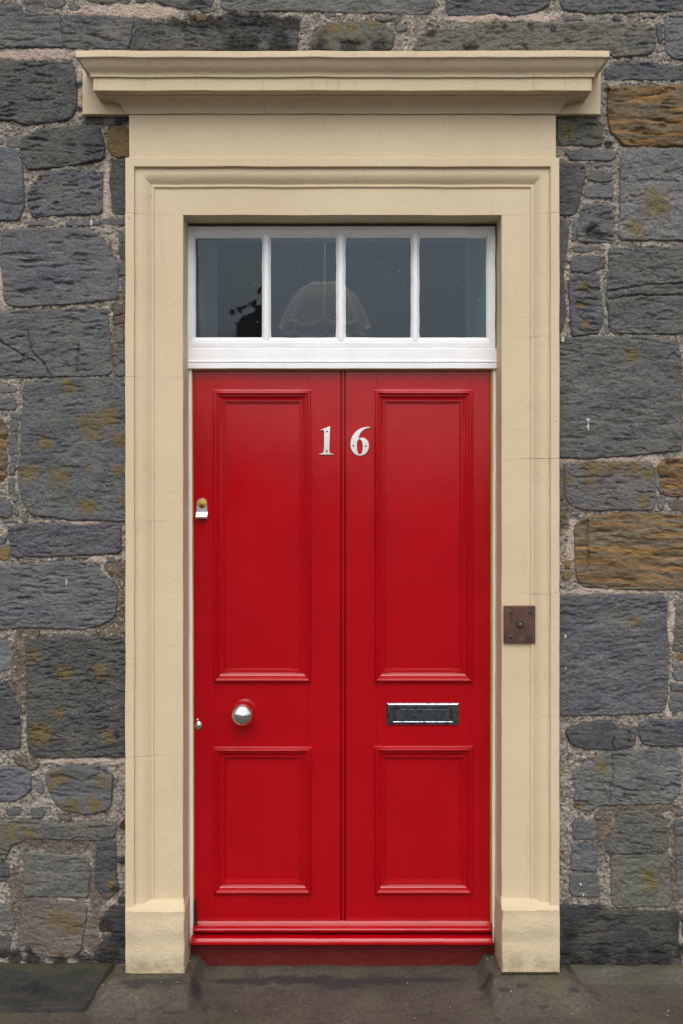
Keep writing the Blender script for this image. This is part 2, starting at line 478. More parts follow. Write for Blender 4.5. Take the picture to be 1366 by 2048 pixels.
LIME = [(183,446,1.8,7),(1175,853,1.6,8),(134,1163,1.3,7),(250,1190,1.2,18),(1131,1610,1.3,7),(1165,1788,1.0,4),(1160,1766,1.1,3),(1130,1272,1.5,4),(1131,1337,1.2,3),(1175,840,3,2),(1124,680,2,6)]
SOOT += [(x, 45 + (x % 7), 15) for x in range(352, 600, 17)]
PINK = [(70,110,85,11),(158,190,9,50),(214,385,9,62),(165,1523,85,8),(1240,922,125,10),(1235,1184,115,9),(1342,1245,9,45),(1141,1085,11,55),(1155,290,45,6),(150,1046,70,6),(205,1118,30,10),(5,560,9,60),(250,24,110,14),(960,38,80,7),(1075,36,40,10),(110,1800,50,4),(1335,1420,8,40),(1215,470,8,60)]
BROWN = [(110,1690,80,16),(192,1760,15,75),(190,1870,18,50),(32,1790,16,70),(1290,1616,80,14),(1205,1660,18,50),(1350,1720,12,100),(1210,1820,90,8),(236,700,14,110),(1130,1000,14,70),(30,1240,40,14)]
def field(spots, PX, PY, soft=0.55):
    a = np.zeros_like(PX)
    for s in spots:
        rx = s[2]; ry = s[3] if len(s) > 3 else s[2]
        m = (np.abs(PX - s[0]) < rx * 2) & (np.abs(PY - s[1]) < ry * 2)
        if not m.any(): continue
        d = np.hypot((PX[m] - s[0]) / rx, (PY[m] - s[1]) / ry)
        if len(s) == 3: d = d + 0.55 * fbm(PX[m] / 22, PY[m] / 17, 4)
        a[m] = np.maximum(a[m], np.clip((1.15 - d) / soft, 0, 1))
    return a

def round_poly(p, c=9):
    q = []
    n = len(p)
    for i in range(n):
        a, b, d = np.array(p[i - 1], float), np.array(p[i], float), np.array(p[(i + 1) % n], float)
        la, lb = np.linalg.norm(a - b), np.linalg.norm(d - b)
        if la < 1e-6 or lb < 1e-6: continue
        q.append(b + (a - b) * min(.33, c / la)); q.append(b + (d - b) * min(.33, c / lb))
    return np.array(q)

def sdf(poly, X, Y):
    """signed distance, positive inside"""
    best = np.full(X.shape, 1e9); ins = np.zeros(X.shape, bool)
    n = len(poly)
    for i in range(n):
        ax, ay = poly[i]; bx, by = poly[(i + 1) % n]
        dx, dy = bx - ax, by - ay
        t = np.clip(((X - ax) * dx + (Y - ay) * dy) / (dx * dx + dy * dy + 1e-9), 0, 1)
        best = np.minimum(best, np.hypot(X - ax - t * dx, Y - ay - t * dy))
        c = (ay > Y) != (by > Y)
        with np.errstate(divide='ignore', invalid='ignore'):
            ins ^= c & (X < (bx - ax) * (Y - ay) / (by - ay + 1e-12) + ax)
    return np.where(ins, best, -best)

CRACKS = [((58,668),(60,700),(88,728),(103,756)), ((0,683),(40,708),(70,722)), ((1224,1505),(1226,1545),(1220,1590),(1219,1605)), ((157,690),(155,750)),
          ((1216,583),(1290,571),(1380,566)), ((1216,600),(1260,592),(1380,590)), ((1175,1040),(1174,1075),(1175,1140)), ((1225,1475),(1225,1497)), ((1257,1462),(1257,1485))]
def crack_depth(PX, PY):
    d = np.full(PX.shape, 1e9)
    X = PX + 3 * fbm(PX / 14, PY / 14, 2); Y = PY + 3 * fbm(PX / 13 + 9, PY / 13, 2)
    for c in CRACKS:
        for (ax, ay), (bx, by) in zip(c[:-1], c[1:]):
            dx, dy = bx - ax, by - ay
            t = np.clip(((X - ax) * dx + (Y - ay) * dy) / (dx * dx + dy * dy), 0, 1)
            d = np.minimum(d, np.hypot(X - ax - t * dx, Y - ay - t * dy))
    return np.clip(1 - d / 3.0, 0, 1)

def grid_mesh(name, X, Y, Z, keep, attrs):
    """height-field mesh on a regular grid, only the kept cells"""
    ny, nx = X.shape
    idx = np.arange(ny * nx).reshape(ny, nx)
    q = np.stack([idx[:-1, :-1], idx[:-1, 1:], idx[1:, 1:], idx[1:, :-1]], -1)[keep]
    used = np.zeros(ny * nx, bool); used[q.ravel()] = True
    new = np.cumsum(used) - 1
    q = new[q].astype(np.int32)
    v = np.stack([X.ravel()[used], Y.ravel()[used], Z.ravel()[used]], -1).astype(np.float32)
    me = bpy.data.meshes.new(name)
    me.vertices.add(len(v)); me.vertices.foreach_set('co', v.ravel())
    me.loops.add(q.size); me.loops.foreach_set('vertex_index', q.ravel())
    me.polygons.add(len(q)); me.polygons.foreach_set('loop_start', np.arange(0, q.size, 4, dtype=np.int32))
    me.polygons.foreach_set('use_smooth', np.ones(len(q), bool))
    for k, a in attrs.items():
        at_ = me.attributes.new(k, 'FLOAT', 'POINT'); at_.data.foreach_set('value', a.ravel()[used].astype(np.float32))
    me.update(calc_edges=True)
    return me

def stone_mesh(poly, step, top, bed, tilt, seed, flat=False):
    pa = np.array(poly, float)
    size = min(np.ptp(pa[:, 0]), np.ptp(pa[:, 1]))
    p = round_poly(poly, min(5, size * .12))
    x0, y0 = p.min(0) - 10; x1, y1 = p.max(0) + 10
    PX, PY = np.meshgrid(np.arange(x0, x1 + step, step), np.arange(y0, y1 + step, step))
    size = size * KW
    sd = sdf(p, PX, PY) * KW
    sd = sd + min(.0045, size * .08)
    if len(POLYS) < 200: POLYS.append((p, x0, y0, x1, y1, min(.0045, size * .08)))
    sd = sd + min(1, size / .06) * 0.0038 * fbm(PX / 40 + seed, PY / 40, 3) + 0.0034 * fbm(PX / 10 + seed, PY / 10, 3)
    wd = min(.0055, size * .18)
    t = np.clip(sd / wd, 0, 1)
    H = -0.005 + (top + .005) * (1 - (1 - t) ** 2.0)
    # chiselled face: bedding ledges, sparse level gouges, grain
    ca = math.tan(tilt)
    rg = np.random.RandomState(int(seed * 1000))
    fs = rg.uniform(24, 44); amp = rg.uniform(.55, 1.1); kc = rg.uniform(.35, 1.0); kg = rg.uniform(.6, 1.3)
    U = PX / fs + seed * 3.1; V = (PY + ca * PX) / fs + seed * 1.7
    V = V + .10 * fbm(U * .8, V * .8, 2)
    rid = 1 - 2 * np.abs(fbm(U * .34, V * 2.1, 4, .58))
    rid = np.where(rid > 0, rid, rid * 1.5)
    msk = np.clip(.35 + 1.8 * fbm(U * .45 + 7, V * .6, 2), 0, 1)
    g = fbm(U * .75 + 5, V * 3.3, 4, .55)
    gouge = np.clip((g - .16) / .16, 0, 1) * np.clip(.6 + 1.5 * fbm(U * .5 + 2, V * .7 + 9, 2), 0, 1)
    broad = fbm(U * .7, V * 1.0, 3, .5)
    chip = fbm(U * 3.0, V * 4.4, 4, .70)
    pit = np.clip(fbm(U * 2.4 + 3, V * 3.4, 3, .6) - .30, 0, 1)
    fade = np.clip(sd / .010, 0, 1)
    sc = min(1, size / .10)
    H = H + fade * sc * ((rid - .45) * .0058 * amp * max(0, bed - .35) * (.3 + .7 * msk) - gouge * .0080 * kg * min(1, bed + .15) + broad * .0060 * amp + chip * .0040 * kc - pit * .010 * kc)
    H = H - crack_depth(PX, PY) * .012 * (sd > 0)
    H = np.where(sd < 0, np.maximum(-.022, -.004 + sd * 5), H)
    keepv = sd > -.005
    keep = keepv[:-1, :-1] | keepv[:-1, 1:] | keepv[1:, 1:] | keepv[1:, :-1]
    at_ = dict(ochre=field(OCHRE, PX, PY, .85), soot=field(SOOT, PX, PY), lime=field(LIME, PX, PY, .25))
    return grid_mesh('stone', wx(PX), YW - H, wz(PY), keep, at_)

TINT = {  # base colour, amount of iron-stained beds
 'g': ((.140,.141,.146), 0), 'b': ((.124,.126,.133), 0), 'd': ((.088,.089,.092), 0), 'k': ((.050,.050,.050), 0), 'w': ((.150,.143,.128), 0),
 'n': ((.130,.130,.112), .0), 'o': ((.165,.135,.095), .80), 'p': ((.150,.150,.148), .18), 'r': ((.150,.122,.104), 0), 'y': ((.200,.145,.070), .25), 'l': ((.165,.168,.172), 0)}
# colour code, bed strength, polygon traced on the photograph (0 / 1380 / y 0 run on beyond the frame)
ST = [
 # above the cornice
 ('g',1.2,[(0,7),(36,7),(49,28),(122,33),(121,65),(128,96),(0,96)]), ('g',1.2,[(126,33),(198,33),(267,38),(264,75),(257,98),(131,97),(124,66)]),
 ('d',1.3,[(271,39),(346,49),(408,54),(419,51),(441,34),(472,32),(525,36),(593,41),(596,75),(593,103),(262,103),(268,75)]),
 ('w',.5,[(47,0),(90,0),(88,20),(70,28),(52,24)]), ('w',.5,[(92,0),(132,0),(130,12),(112,18),(94,14)]), ('g',.2,[(135,8),(152,8),(165,15),(155,23),(140,22)]),
 ('n',.6,[(140,0),(265,0),(260,7),(180,6)]), ('d',.6,[(268,0),(296,0),(290,7),(272,7)]), ('b',.8,[(305,0),(430,0),(425,14),(385,18),(355,17),(310,4)]),
 ('l',1,[(443,0),(870,0),(868,20),(845,30),(800,29),(740,26),(690,26),(600,23),(450,22),(442,8)]), ('y',.3,[(385,31),(412,29),(420,39),(395,47)]), ('g',.3,[(400,18),(425,15),(432,23),(420,27),(405,26)]),
 ('n',.9,[(617,104),(634,57),(664,49),(740,45),(759,45),(789,68),(785,94),(776,104)]), ('n',1.2,[(827,104),(838,72),(872,59),(916,59),(998,49),(1114,48),(1163,46),(1245,46),(1305,53),(1311,89),(1301,109),(1226,116),(1216,104)]),
 ('g',1,[(1330,38),(1380,36),(1380,125),(1345,118),(1331,105)]), ('g',.3,[(1311,48),(1322,45),(1325,85),(1316,88)]), ('b',.9,[(890,0),(1101,0),(1100,10),(1051,32),(1005,28),(916,31),(893,30)]),
 ('b',.9,[(1119,0),(1380,0),(1380,20),(1280,24),(1190,28),(1130,22),(1119,10)]), ('g',.3,[(1124,32),(1147,31),(1168,41),(1127,45)]), ('g',.3,[(1226,31),(1245,35),(1240,43),(1226,41)]),
 ('g',.3,[(1282,33),(1313,31),(1308,38),(1283,38)]), ('l',.3,[(1336,29),(1380,27),(1380,34),(1338,35)]), ('b',.2,[(649,28),(674,26),(672,36),(653,38)]), ('b',.2,[(748,36),(782,33),(793,38),(768,45),(751,41)]), ('b',.2,[(791,51),(814,49),(812,62),(793,66)]),
 # right of the door, from the top
 ('b',.8,[(1209,145),(1226,125),(1265,128),(1298,125),(1331,135),(1380,125),(1380,161),(1278,160),(1212,161)]), ('o',1.4,[(1222,175),(1380,172),(1380,292),(1245,292),(1217,260),(1214,198)]),
 ('n',1.1,[(1114,238),(1150,236),(1202,243),(1206,283),(1192,294),(1160,290),(1114,292)]), ('g',.7,[(1127,303),(1147,300),(1226,301),(1232,313),(1222,323),(1140,321)]),
 ('d',.8,[(1114,327),(1168,329),(1170,346),(1160,395),(1150,430),(1130,431),(1114,430)]), ('g',.4,[(1171,329),(1222,325),(1226,333),(1176,336)]), ('g',.4,[(1173,351),(1196,339),(1222,346),(1224,361),(1196,366),(1175,359)]),
 ('g',.5,[(1171,373),(1226,370),(1226,397),(1169,396)]), ('g',1,[(1163,415),(1196,408),(1222,412),(1227,438),(1226,488),(1153,483),(1158,450)]), ('l',.5,[(1240,330),(1249,305),(1295,298),(1380,301),(1380,480),(1238,481),(1240,420)]),
 ('d',.6,[(1112,436),(1130,440),(1137,453),(1135,489),(1127,529),(1127,568),(1130,601),(1133,631),(1120,670),(1112,670)]), ('b',.4,[(1143,494),(1199,494),(1204,502),(1170,506),(1147,504)]), ('b',.5,[(1143,515),(1176,512),(1209,519),(1209,535),(1176,545),(1140,542)]),
 ('g',.8,[(1137,562),(1147,552),(1193,547),(1198,565),(1206,634),(1196,667),(1143,672),(1140,618)]), ('l',.2,[(1209,647),(1217,647),(1216,670),(1211,669)]), ('g',.2,[(1147,446),(1153,445),(1151,482),(1144,482)]),
 ('g',1.4,[(1219,497),(1380,494),(1380,665),(1278,669),(1222,665),(1212,604),(1217,552)]), ('b',1,[(1112,675),(1311,675),(1324,682),(1354,680),(1361,716),(1363,900),(1259,911),(1177,917),(1112,914)]),
 ('p',.9,[(1130,930),(1177,925),(1297,924),(1306,939),(1310,968),(1309,1020),(1171,1020),(1142,1012),(1130,991)]), ('o',.8,[(1314,933),(1326,918),(1380,918),(1380,985),(1328,993),(1320,965)]), ('g',.2,[(1307,939),(1313,937),(1325,983),(1325,991),(1309,971)]),
 ('l',.2,[(1313,999),(1331,997),(1325,1024),(1316,1018)]), ('r',.6,[(1334,1003),(1380,994),(1380,1021),(1341,1021)]), ('l',.2,[(1140,1025),(1156,1022),(1164,1028),(1145,1032)]),
 ('o',1.4,[(1148,1056),(1171,1035),(1230,1026),(1317,1026),(1380,1035),(1380,1178),(1288,1179),(1165,1173),(1153,1158),(1150,1114)]), ('y',.3,[(1124,1143),(1139,1142),(1142,1158),(1127,1161)]), ('y',.3,[(1128,1120),(1142,1123),(1140,1138),(1130,1136)]),
 ('w',.4,[(1114,935),(1126,935),(1127,1000),(1114,1000)]), ('b',.9,[(1112,1192),(1200,1189),(1326,1190),(1335,1208),(1331,1258),(1337,1290),(1332,1416),(1317,1426),(1171,1430),(1112,1430)]),
 ('w',.6,[(1352,1205),(1380,1190),(1380,1304),(1347,1303),(1350,1258)]), ('y',.2,[(1352,1308),(1380,1306),(1380,1322),(1354,1320)]), ('g',.3,[(1344,1326),(1380,1325),(1380,1334),(1344,1334)]), ('g',.3,[(1345,1345),(1355,1338),(1380,1338),(1380,1363),(1350,1361)]),
 ('g',.3,[(1341,1367),(1380,1366),(1380,1383),(1340,1382)]), ('g',.5,[(1337,1410),(1344,1387),(1380,1394),(1380,1419),(1338,1421)]),
 ('d',.8,[(1133,1457),(1153,1451),(1189,1442),(1224,1442),(1235,1457),(1271,1455),(1269,1492),(1224,1498),(1171,1498),(1142,1486),(1132,1471)]), ('d',.8,[(1275,1451),(1303,1439),(1380,1440),(1380,1492),(1288,1490),(1279,1474)]),
 ('g',.9,[(1145,1547),(1177,1518),(1224,1504),(1306,1499),(1355,1500),(1361,1521),(1360,1583),(1341,1606),(1200,1609),(1177,1624),(1145,1609),(1153,1585)]), ('g',.6,[(1368,1512),(1380,1510),(1380,1610),(1370,1606)]),
 ('g',.6,[(1145,1640),(1193,1641),(1193,1679),(1145,1677)]), ('g',.5,[(1143,1687),(1193,1686),(1193,1742),(1140,1738)]), ('g',.5,[(1140,1746),(1193,1746),(1198,1794),(1140,1788)]),
 ('n',.5,[(1240,1623),(1282,1621),(1331,1643),(1338,1695),(1321,1705),(1212,1705),(1216,1682)]), ('n',.3,[(1222,1710),(1339,1709),(1341,1811),(1235,1814),(1222,1804)]), ('g',.4,[(1352,1620),(1380,1617),(1380,1632),(1354,1633)]),
 ('b',.8,[(1350,1640),(1380,1638),(1380,1794),(1354,1790)]), ('k',.8,[(1112,1810),(1200,1811),(1212,1824),(1357,1821),(1354,1896),(1364,1926),(1330,1932),(1112,1932)]), ('d',.6,[(1362,1825),(1380,1820),(1380,1928),(1370,1915)]),
 # left of the door, from the top
 ('d',.8,[(0,122),(66,123),(145,127),(153,158),(155,211),(142,240),(43,250),(33,240),(0,245)]), ('d',1,[(43,280),(82,260),(142,254),(198,252),(209,290),(207,320),(165,329),(115,334),(66,341),(54,339),(40,300)]),
 ('g',.9,[(66,369),(86,346),(142,341),(198,344),(207,359),(204,425),(191,428),(66,433),(54,402)]), ('b',.5,[(0,298),(33,298),(46,333),(49,415),(40,440),(0,446)]), ('g',.3,[(15,277),(35,273),(38,295),(23,298),(13,293)]), ('g',.3,[(0,274),(8,277),(8,290),(0,292)]),
 ('d',.4,[(171,234),(206,232),(206,249),(171,249)]), ('w',.4,[(211,232),(262,231),(262,250),(211,250)]), ('y',.3,[(219,258),(244,252),(260,264),(260,313),(231,317),(217,297)]), ('d',.3,[(226,323),(256,320),(256,428),(227,430),(219,362)]),
 ('g',.4,[(58,446),(82,441),(110,444),(109,453),(55,453)]), ('g',.4,[(131,444),(184,440),(205,441),(198,452),(135,453)]), ('g',.4,[(207,438),(256,438),(256,451),(206,451)]),
 ('b',1.1,[(3,463),(82,458),(138,456),(178,461),(204,476),(224,509),(236,529),(236,598),(165,606),(33,614),(10,604),(2,519)]), ('w',.3,[(236,467),(256,466),(256,484),(239,486)]), ('d',.3,[(236,491),(256,489),(256,519),(240,519)]), ('g',.3,[(239,525),(256,522),(256,553),(240,552)]),
 ('g',.3,[(243,561),(256,558),(256,591),(243,590)]), ('g',1.3,[(0,624),(99,621),(214,618),(218,650),(226,743),(217,750),(102,754),(0,759)]), ('r',.4,[(224,614),(256,611),(256,627),(227,631)]), ('r',.4,[(227,634),(256,632),(256,647),(227,650)]),
 ('w',.4,[(234,655),(249,652),(247,688),(232,687)]), ('g',.3,[(235,697),(256,693),(256,723),(237,723)]), ('g',.3,[(234,730),(256,726),(256,752),(234,752)]),
 ('b',.5,[(46,776),(82,761),(132,757),(256,757),(256,1041),(202,1041),(146,1039),(64,1029),(44,997),(37,953),(42,909),(44,881),(49,815)]),
 ('g',.3,[(0,775),(35,774),(33,787),(7,787)]), ('g',.3,[(0,792),(20,792),(35,809),(30,820),(0,814)]), ('g',.2,[(20,828),(43,827),(43,840),(23,838)]), ('g',.2,[(20,843),(38,842),(36,861),(21,866)]), ('b',.2,[(16,871),(33,866),(33,888),(20,889)]),
 ('o',.6,[(0,838),(10,845),(14,861),(14,900),(11,960),(0,975)]), ('g',.2,[(16,892),(34,890),(35,908),(20,911)]), ('g',.2,[(22,914),(35,911),(35,924),(22,924)]), ('g',.2,[(18,931),(31,928),(29,950),(19,949)]), ('g',.2,[(16,959),(29,956),(29,987),(18,987)]),
 ('b',.2,[(28,996),(38,996),(38,1003),(28,1004)]), ('b',.4,[(0,999),(18,1000),(25,1018),(22,1034),(0,1035)]), ('g',.2,[(29,1020),(38,1018),(38,1032),(29,1032)]), ('g',.2,[(41,1031),(56,1029),(58,1044),(48,1044)]), ('g',.2,[(6,1040),(26,1038),(28,1045),(7,1047)]),
 ('b',1.1,[(16,1056),(53,1047),(126,1045),(164,1053),(205,1048),(240,1047),(243,1105),(190,1110),(102,1111),(26,1114),(20,1085)]), ('g',.3,[(0,1067),(13,1073),(12,1088),(0,1092)]), ('y',.3,[(0,1095),(18,1097),(18,1120),(0,1120)]),
 ('g',.2,[(113,1114),(126,1112),(126,1120),(114,1120)]), ('g',.2,[(143,1112),(154,1112),(154,1118),(143,1118)]), ('g',.2,[(158,1112),(179,1110),(177,1118),(160,1118)]), ('w',.2,[(212,1114),(231,1113),(231,1124),(214,1124)]), ('r',.2,[(40,1121),(72,1119),(70,1127),(42,1128)]),
 ('g',1.3,[(0,1128),(35,1132),(64,1128),(158,1122),(190,1129),(208,1149),(224,1161),(234,1199),(233,1231),(205,1249),(161,1258),(82,1255),(29,1254),(0,1268)]),
 ('d',.8,[(56,1278),(132,1271),(256,1275),(256,1512),(76,1514),(59,1501),(54,1460),(57,1386),(53,1328)]), ('g',.5,[(0,1284),(20,1281),(27,1313),(22,1340),(0,1344)]), ('d',.8,[(0,1351),(18,1366),(34,1404),(41,1439),(41,1495),(0,1506)]),
 ('b',1,[(0,1534),(44,1534),(63,1547),(63,1583),(35,1600),(0,1609)]), ('g',.2,[(73,1562),(85,1561),(88,1586),(76,1586)]), ('g',.2,[(61,1618),(88,1615),(88,1635),(64,1637)]), ('r',.2,[(117,1630),(142,1630),(142,1641),(119,1640)]), ('g',.2,[(12,1618),(40,1614),(42,1630),(16,1631)]),
 ('g',.9,[(92,1545),(132,1528),(205,1533),(223,1547),(225,1577),(218,1618),(176,1627),(126,1618),(100,1586)]), ('n',1,[(0,1633),(59,1643),(128,1648),(175,1643),(234,1648),(231,1677),(184,1679),(99,1676),(46,1677),(20,1692),(10,1720),(0,1722)]),
 ('d',.7,[(198,1684),(232,1680),(231,1752),(239,1780),(211,1798),(191,1771),(194,1709)]), ('d',.8,[(0,1727),(16,1724),(20,1745),(13,1761),(0,1768)]), ('n',.3,[(49,1704),(132,1709),(178,1715),(180,1748),(175,1794),(49,1791)]),
 ('r',.4,[(44,1798),(82,1795),(173,1808),(171,1850),(161,1903),(142,1913),(99,1911),(36,1896),(41,1831)]), ('g',.5,[(0,1798),(16,1811),(28,1837),(26,1860),(0,1866)]), ('d',.5,[(0,1869),(23,1873),(21,1896),(16,1913),(0,1913)]),
 ('k',.6,[(201,1840),(224,1811),(256,1814),(256,1862),(201,1860)]), ('k',.6,[(211,1872),(256,1864),(256,1926),(184,1916),(204,1890)]),
]
PATCH = [[(207,1128),(236,1126),(256,1120),(256,1274),(200,1272),(190,1262),(236,1232),(238,1190),(226,1158)], [(38,1262),(79,1256),(79,1276),(54,1290),(56,1400),(50,1432),(40,1420),(34,1392),(22,1360),(30,1310),(24,1284)],
         [(28,1512),(60,1504),(78,1520),(80,1534),(62,1543),(44,1530),(30,1528)], [(196,1250),(256,1244),(256,1274),(200,1272)]]

POLYS = []
wall = thing('stone_wall', (0, YW + .15, 0), 'rough coursed grey and ochre stone wall with gritty mortar joints around the red door', 'wall')
n_st = 0
for code, bed, poly in ST:
    ex = rnd.uniform(35, 150)
    q = [(-ex if x == 0 else (1366 + ex if x == 1380 else x), y if y != 0 else -rnd.uniform(30, 45)) for x, y in poly]
    a = np.array(poly, float); size = min(np.ptp(a[:, 0]), np.ptp(a[:, 1]))
    top = (rnd.uniform(.008, .014) if size > 40 else rnd.uniform(.004, .008))
    me = stone_mesh(q, 1.7, top, bed, rnd.uniform(-.10, .12), rnd.uniform(0, 50))
    o = link('stone', me, M['stone'], wall)
    c, al = TINT[code]
    f = rnd.uniform(.78, 1.04)
    o.color = (c[0] * f * rnd.uniform(.97, 1.03), c[1] * f, c[2] * f * rnd.uniform(.96, 1.10), al)
    n_st += 1
for poly in PATCH:
    link('cement_patch', stone_mesh(poly, 3.0, .007, .15, 0, rnd.uniform(0, 50), True), M['cement'], wall)
# the wall goes on beyond the picture: coarser stones
def rubble(x0, x1, y0, y1):
    y = y0
    while y < y1 - 40:
        h = min(rnd.uniform(80, 190), y1 - y)
        if y1 - y - h < 50: h = y1 - y
        x = x0
        while x < x1 - 30:
            wd = min(rnd.uniform(110, 330), x1 - x)
            if x1 - x - wd < 60: wd = x1 - x
            g = 9
            q = [(x + g + rnd.uniform(-6, 8), y + g + rnd.uniform(-4, 8)), (x + wd * .5, y + g + rnd.uniform(-4, 6)), (x + wd - g + rnd.uniform(-8, 6), y + g + rnd.uniform(-4, 8)), (x + wd - g, y + h * .5),
                 (x + wd - g + rnd.uniform(-8, 6), y + h - g + rnd.uniform(-8, 4)), (x + wd * .5, y + h - g + rnd.uniform(-6, 4)), (x + g + rnd.uniform(-6, 8), y + h - g + rnd.uniform(-8, 4)), (x + g, y + h * .5)]
            o = link('stone', stone_mesh(q, 7.0, rnd.uniform(.012, .019), rnd.uniform(.5, 1.3), rnd.uniform(-.1, .1), rnd.uniform(0, 50)), M['stone'], wall)
            c, al = TINT[rnd.choice('ggbbddnwrop')]
            o.color = (*c, al)
            x += wd
        y += h
rubble(-700, -155, -50, 1925); rubble(1520, 2060, -50, 1925); rubble(-700, 2060, -420, -48)

# mortar bed behind the stones, with the doorway left open
st = 3.0
def mortar(name, x0, x1, y0, y1, st, hole):
    PX, PY = np.meshgrid(np.arange(x0, x1 + st, st), np.arange(y0, y1 + st, st))
    H = .0058 * fbm(PX / 40, PY / 40, 3) + .0062 * fbm(PX / 11, PY / 9, 4, .65) + .0022
    B = np.full(PX.shape, -1.0)
    for p, a0, b0, a1, b1, off in POLYS:
        i0, i1 = int(max(0, (a0 - x0) // st)), int(max(0, (a1 - x0) // st + 1)); j0, j1 = int(max(0, (b0 - y0) // st)), int(max(0, (b1 - y0) // st + 1))
        sl_ = (slice(j0, j1), slice(i0, i1))
        if PX[sl_].size: B[sl_] = np.maximum(B[sl_], sdf(p, PX[sl_], PY[sl_]) * KW + off)
    H = H - .022 * np.clip((B - .003) / .006, 0, 1) - .004 * np.clip(1 - np.abs(B + .001) / .004, 0, 1) * np.clip(.3 + 1.6 * fbm(PX / 30, PY / 30, 2), 0, 1)
    pk = field(PINK, PX + 14 * fbm(PX / 26, PY / 26, 3), PY + 9 * fbm(PX / 24 + 5, PY / 24, 3), .3); br = field(BROWN, PX + 16 * fbm(PX / 30, PY / 30, 3), PY + 16 * fbm(PX / 30 + 5, PY / 30, 3), .3)
    H = H + pk * (.0030 - .0055 * fbm(PX / 11, PY / 9, 4, .65) * .7)
    keep = np.ones((PX.shape[0] - 1, PX.shape[1] - 1), bool)
    cx, cy = PX[:-1, :-1] + st / 2, PY[:-1, :-1] + st / 2
    for a, b, c, d in hole: keep &= ~((cx > a) & (cx < b) & (cy > c) & (cy < d))
    me = grid_mesh(name, wx(PX), YW - H, wz(PY), keep, dict(soot=field(SOOT, PX, PY), pink=pk, brown=br))
    o = link(name, me, M['mortar'], wall)
    return tag(o, kind='stuff')
mortar('mortar', -150, 1518, -45, 1960, 2.2, [(290, 1078, 300, 2000)])
for r in ((-800, -150, -45, 1960), (1518, 2160, -45, 1960), (-800, 2160, -450, -45)):
    mortar('mortar', *r, 9.0, [])
# wall body behind (keeps daylight out of the hall)
def slab(x0, x1, z0, z1, n='wall_core'):
    link(n, box_me(n, x0, x1, YW + .012, .62, z0, z1), M['cement'], wall)
zt = wz(-450); zo = at(0, 425, .2).z
slab(wx(-800), -.63, -.2, zt); slab(.63, wx(2160), -.2, zt); slab(-.629, .629, zo + .03, zt)

# ================================================================ PAINTED DOOR SURROUND
sur = thing('door_surround', (0, 0, .06), 'cream painted stone door surround with moulded architrave and projecting cornice', 'door surround')
CX = (684.7 - HX) * D / F
XO = (683.0 + 1.7 - 250) * D / F                 # half width to the outer edge of the architrave
px2m = D / F
# architrave profile: (distance in from the outer edge in px, depth)
AP = [(0, .12), (0, .003), (1, 0), (17, 0), (18, .001), (18.4, .011), (20, .0135), (24, .0125), (29, .012), (34, .0135), (40, .018), (45, .0245), (48, .029), (49.5, .0305), (50, .0265), (51, .0262), (54.5, .0265), (55.2, .031), (57, .033), (112.5, .033), (113.5, .0345), (114, .04)]
REV = .30
def arch_pts(z, sgn, taper=0.0, dz=0.0, grow=0.0):
    out = []
    for d, y in AP:
        out.append(Vector((CX + sgn * (XO - d * px2m - grow), y + (grow if y < .1 else 0), z)))
    x = XO - 114 * px2m
    out.append(Vector((CX + sgn * (x - taper * .5), .10, z)))
    out.append(Vector((CX + sgn * (x - taper), .17, z)))
    out.append(Vector((CX + sgn * (x - taper), REV, z)))
    return out
def jamb_block(sgn, y0, y1, k):
    rows = []
    z0, z1 = at(0, y1).z, at(0, y0).z
    zs = [z0, z0 + .0012] + [z0 + (z1 - z0) * i / 14 for i in range(1, 14)] + [z1 - .0012, z1]
    off = rnd.uniform(-.00012, .00012)
    for i, z in enumerate(zs):
        py = HY - (z - ZC) / px2m
        tp = max(0, (py - 700) / 1100) * .003
        g = .0 if i in (0, len(zs) - 1) else .0
        rows.append([p + Vector((0, off if p.y < .1 else 0, 0)) for p in arch_pts(z, sgn, tp, grow=g)])
    me = sweep('jamb_block', rows, wob=.0011, wfr=5, seed=k, sm=28)
    link('jamb_block', me, M['cream'], sur)
for k, (a, b) in enumerate(((425.5, 753), (753, 1042), (1042, 1272), (1272, 1515), (1515, 1822))): jamb_block(-1, a, b, k)
for k, (a, b) in enumerate(((425.5, 671), (671, 917), (917, 1188), (1188, 1433), (1433, 1822))): jamb_block(1, a, b, k + 9)
# lintel: one stone, mitred corners included
zt_ = at(0, 315).z; zj = at(0, 425.5).z
rows = []
def lint(side):
    pts = []
    for d, y in AP + [(114, .10), (114, .17), (114, REV)]:
        pts.append((XO - d * px2m, y, zt_ - d * px2m))
    return pts
base = lint(0)
for z in (zj,):
    rows.append([Vector((CX - p[0], p[1] + (.001 if p[1] < .1 else 0), z)) for p in base])
rows.append([Vector((CX - p[0], p[1], zj + .0013 + 0 * p[2])) for p in base])
for t in [i / 60 for i in range(61)]:
    rows.append([Vector((CX - p[0] + 2 * p[0] * t, p[1], max(p[2], zj + .0015))) for p in base])
rows.append([Vector((CX + p[0], p[1], zj + .0013)) for p in base])
rows.append([Vector((CX + p[0], p[1] + (.001 if p[1] < .1 else 0), zj)) for p in base])
link('lintel', sweep('lintel', rows, cap=False, wob=.0013, wfr=4, seed=4, sm=28), M['cream'], sur)
# frieze
link('frieze', pbox('frieze', 258, 1112, 222, 317, .010, .11, bevel=.002, wob=.0008, n=40, wfr=3), M['cream'], sur)
# backing slab behind the cornice ends
link('backing_slab', pbox('backing_slab', 165.5, 1201.5, 128, 228.5, .014, .11, bevel=.003, wob=.0016, n=60, wfr=6), M['cream'], sur)
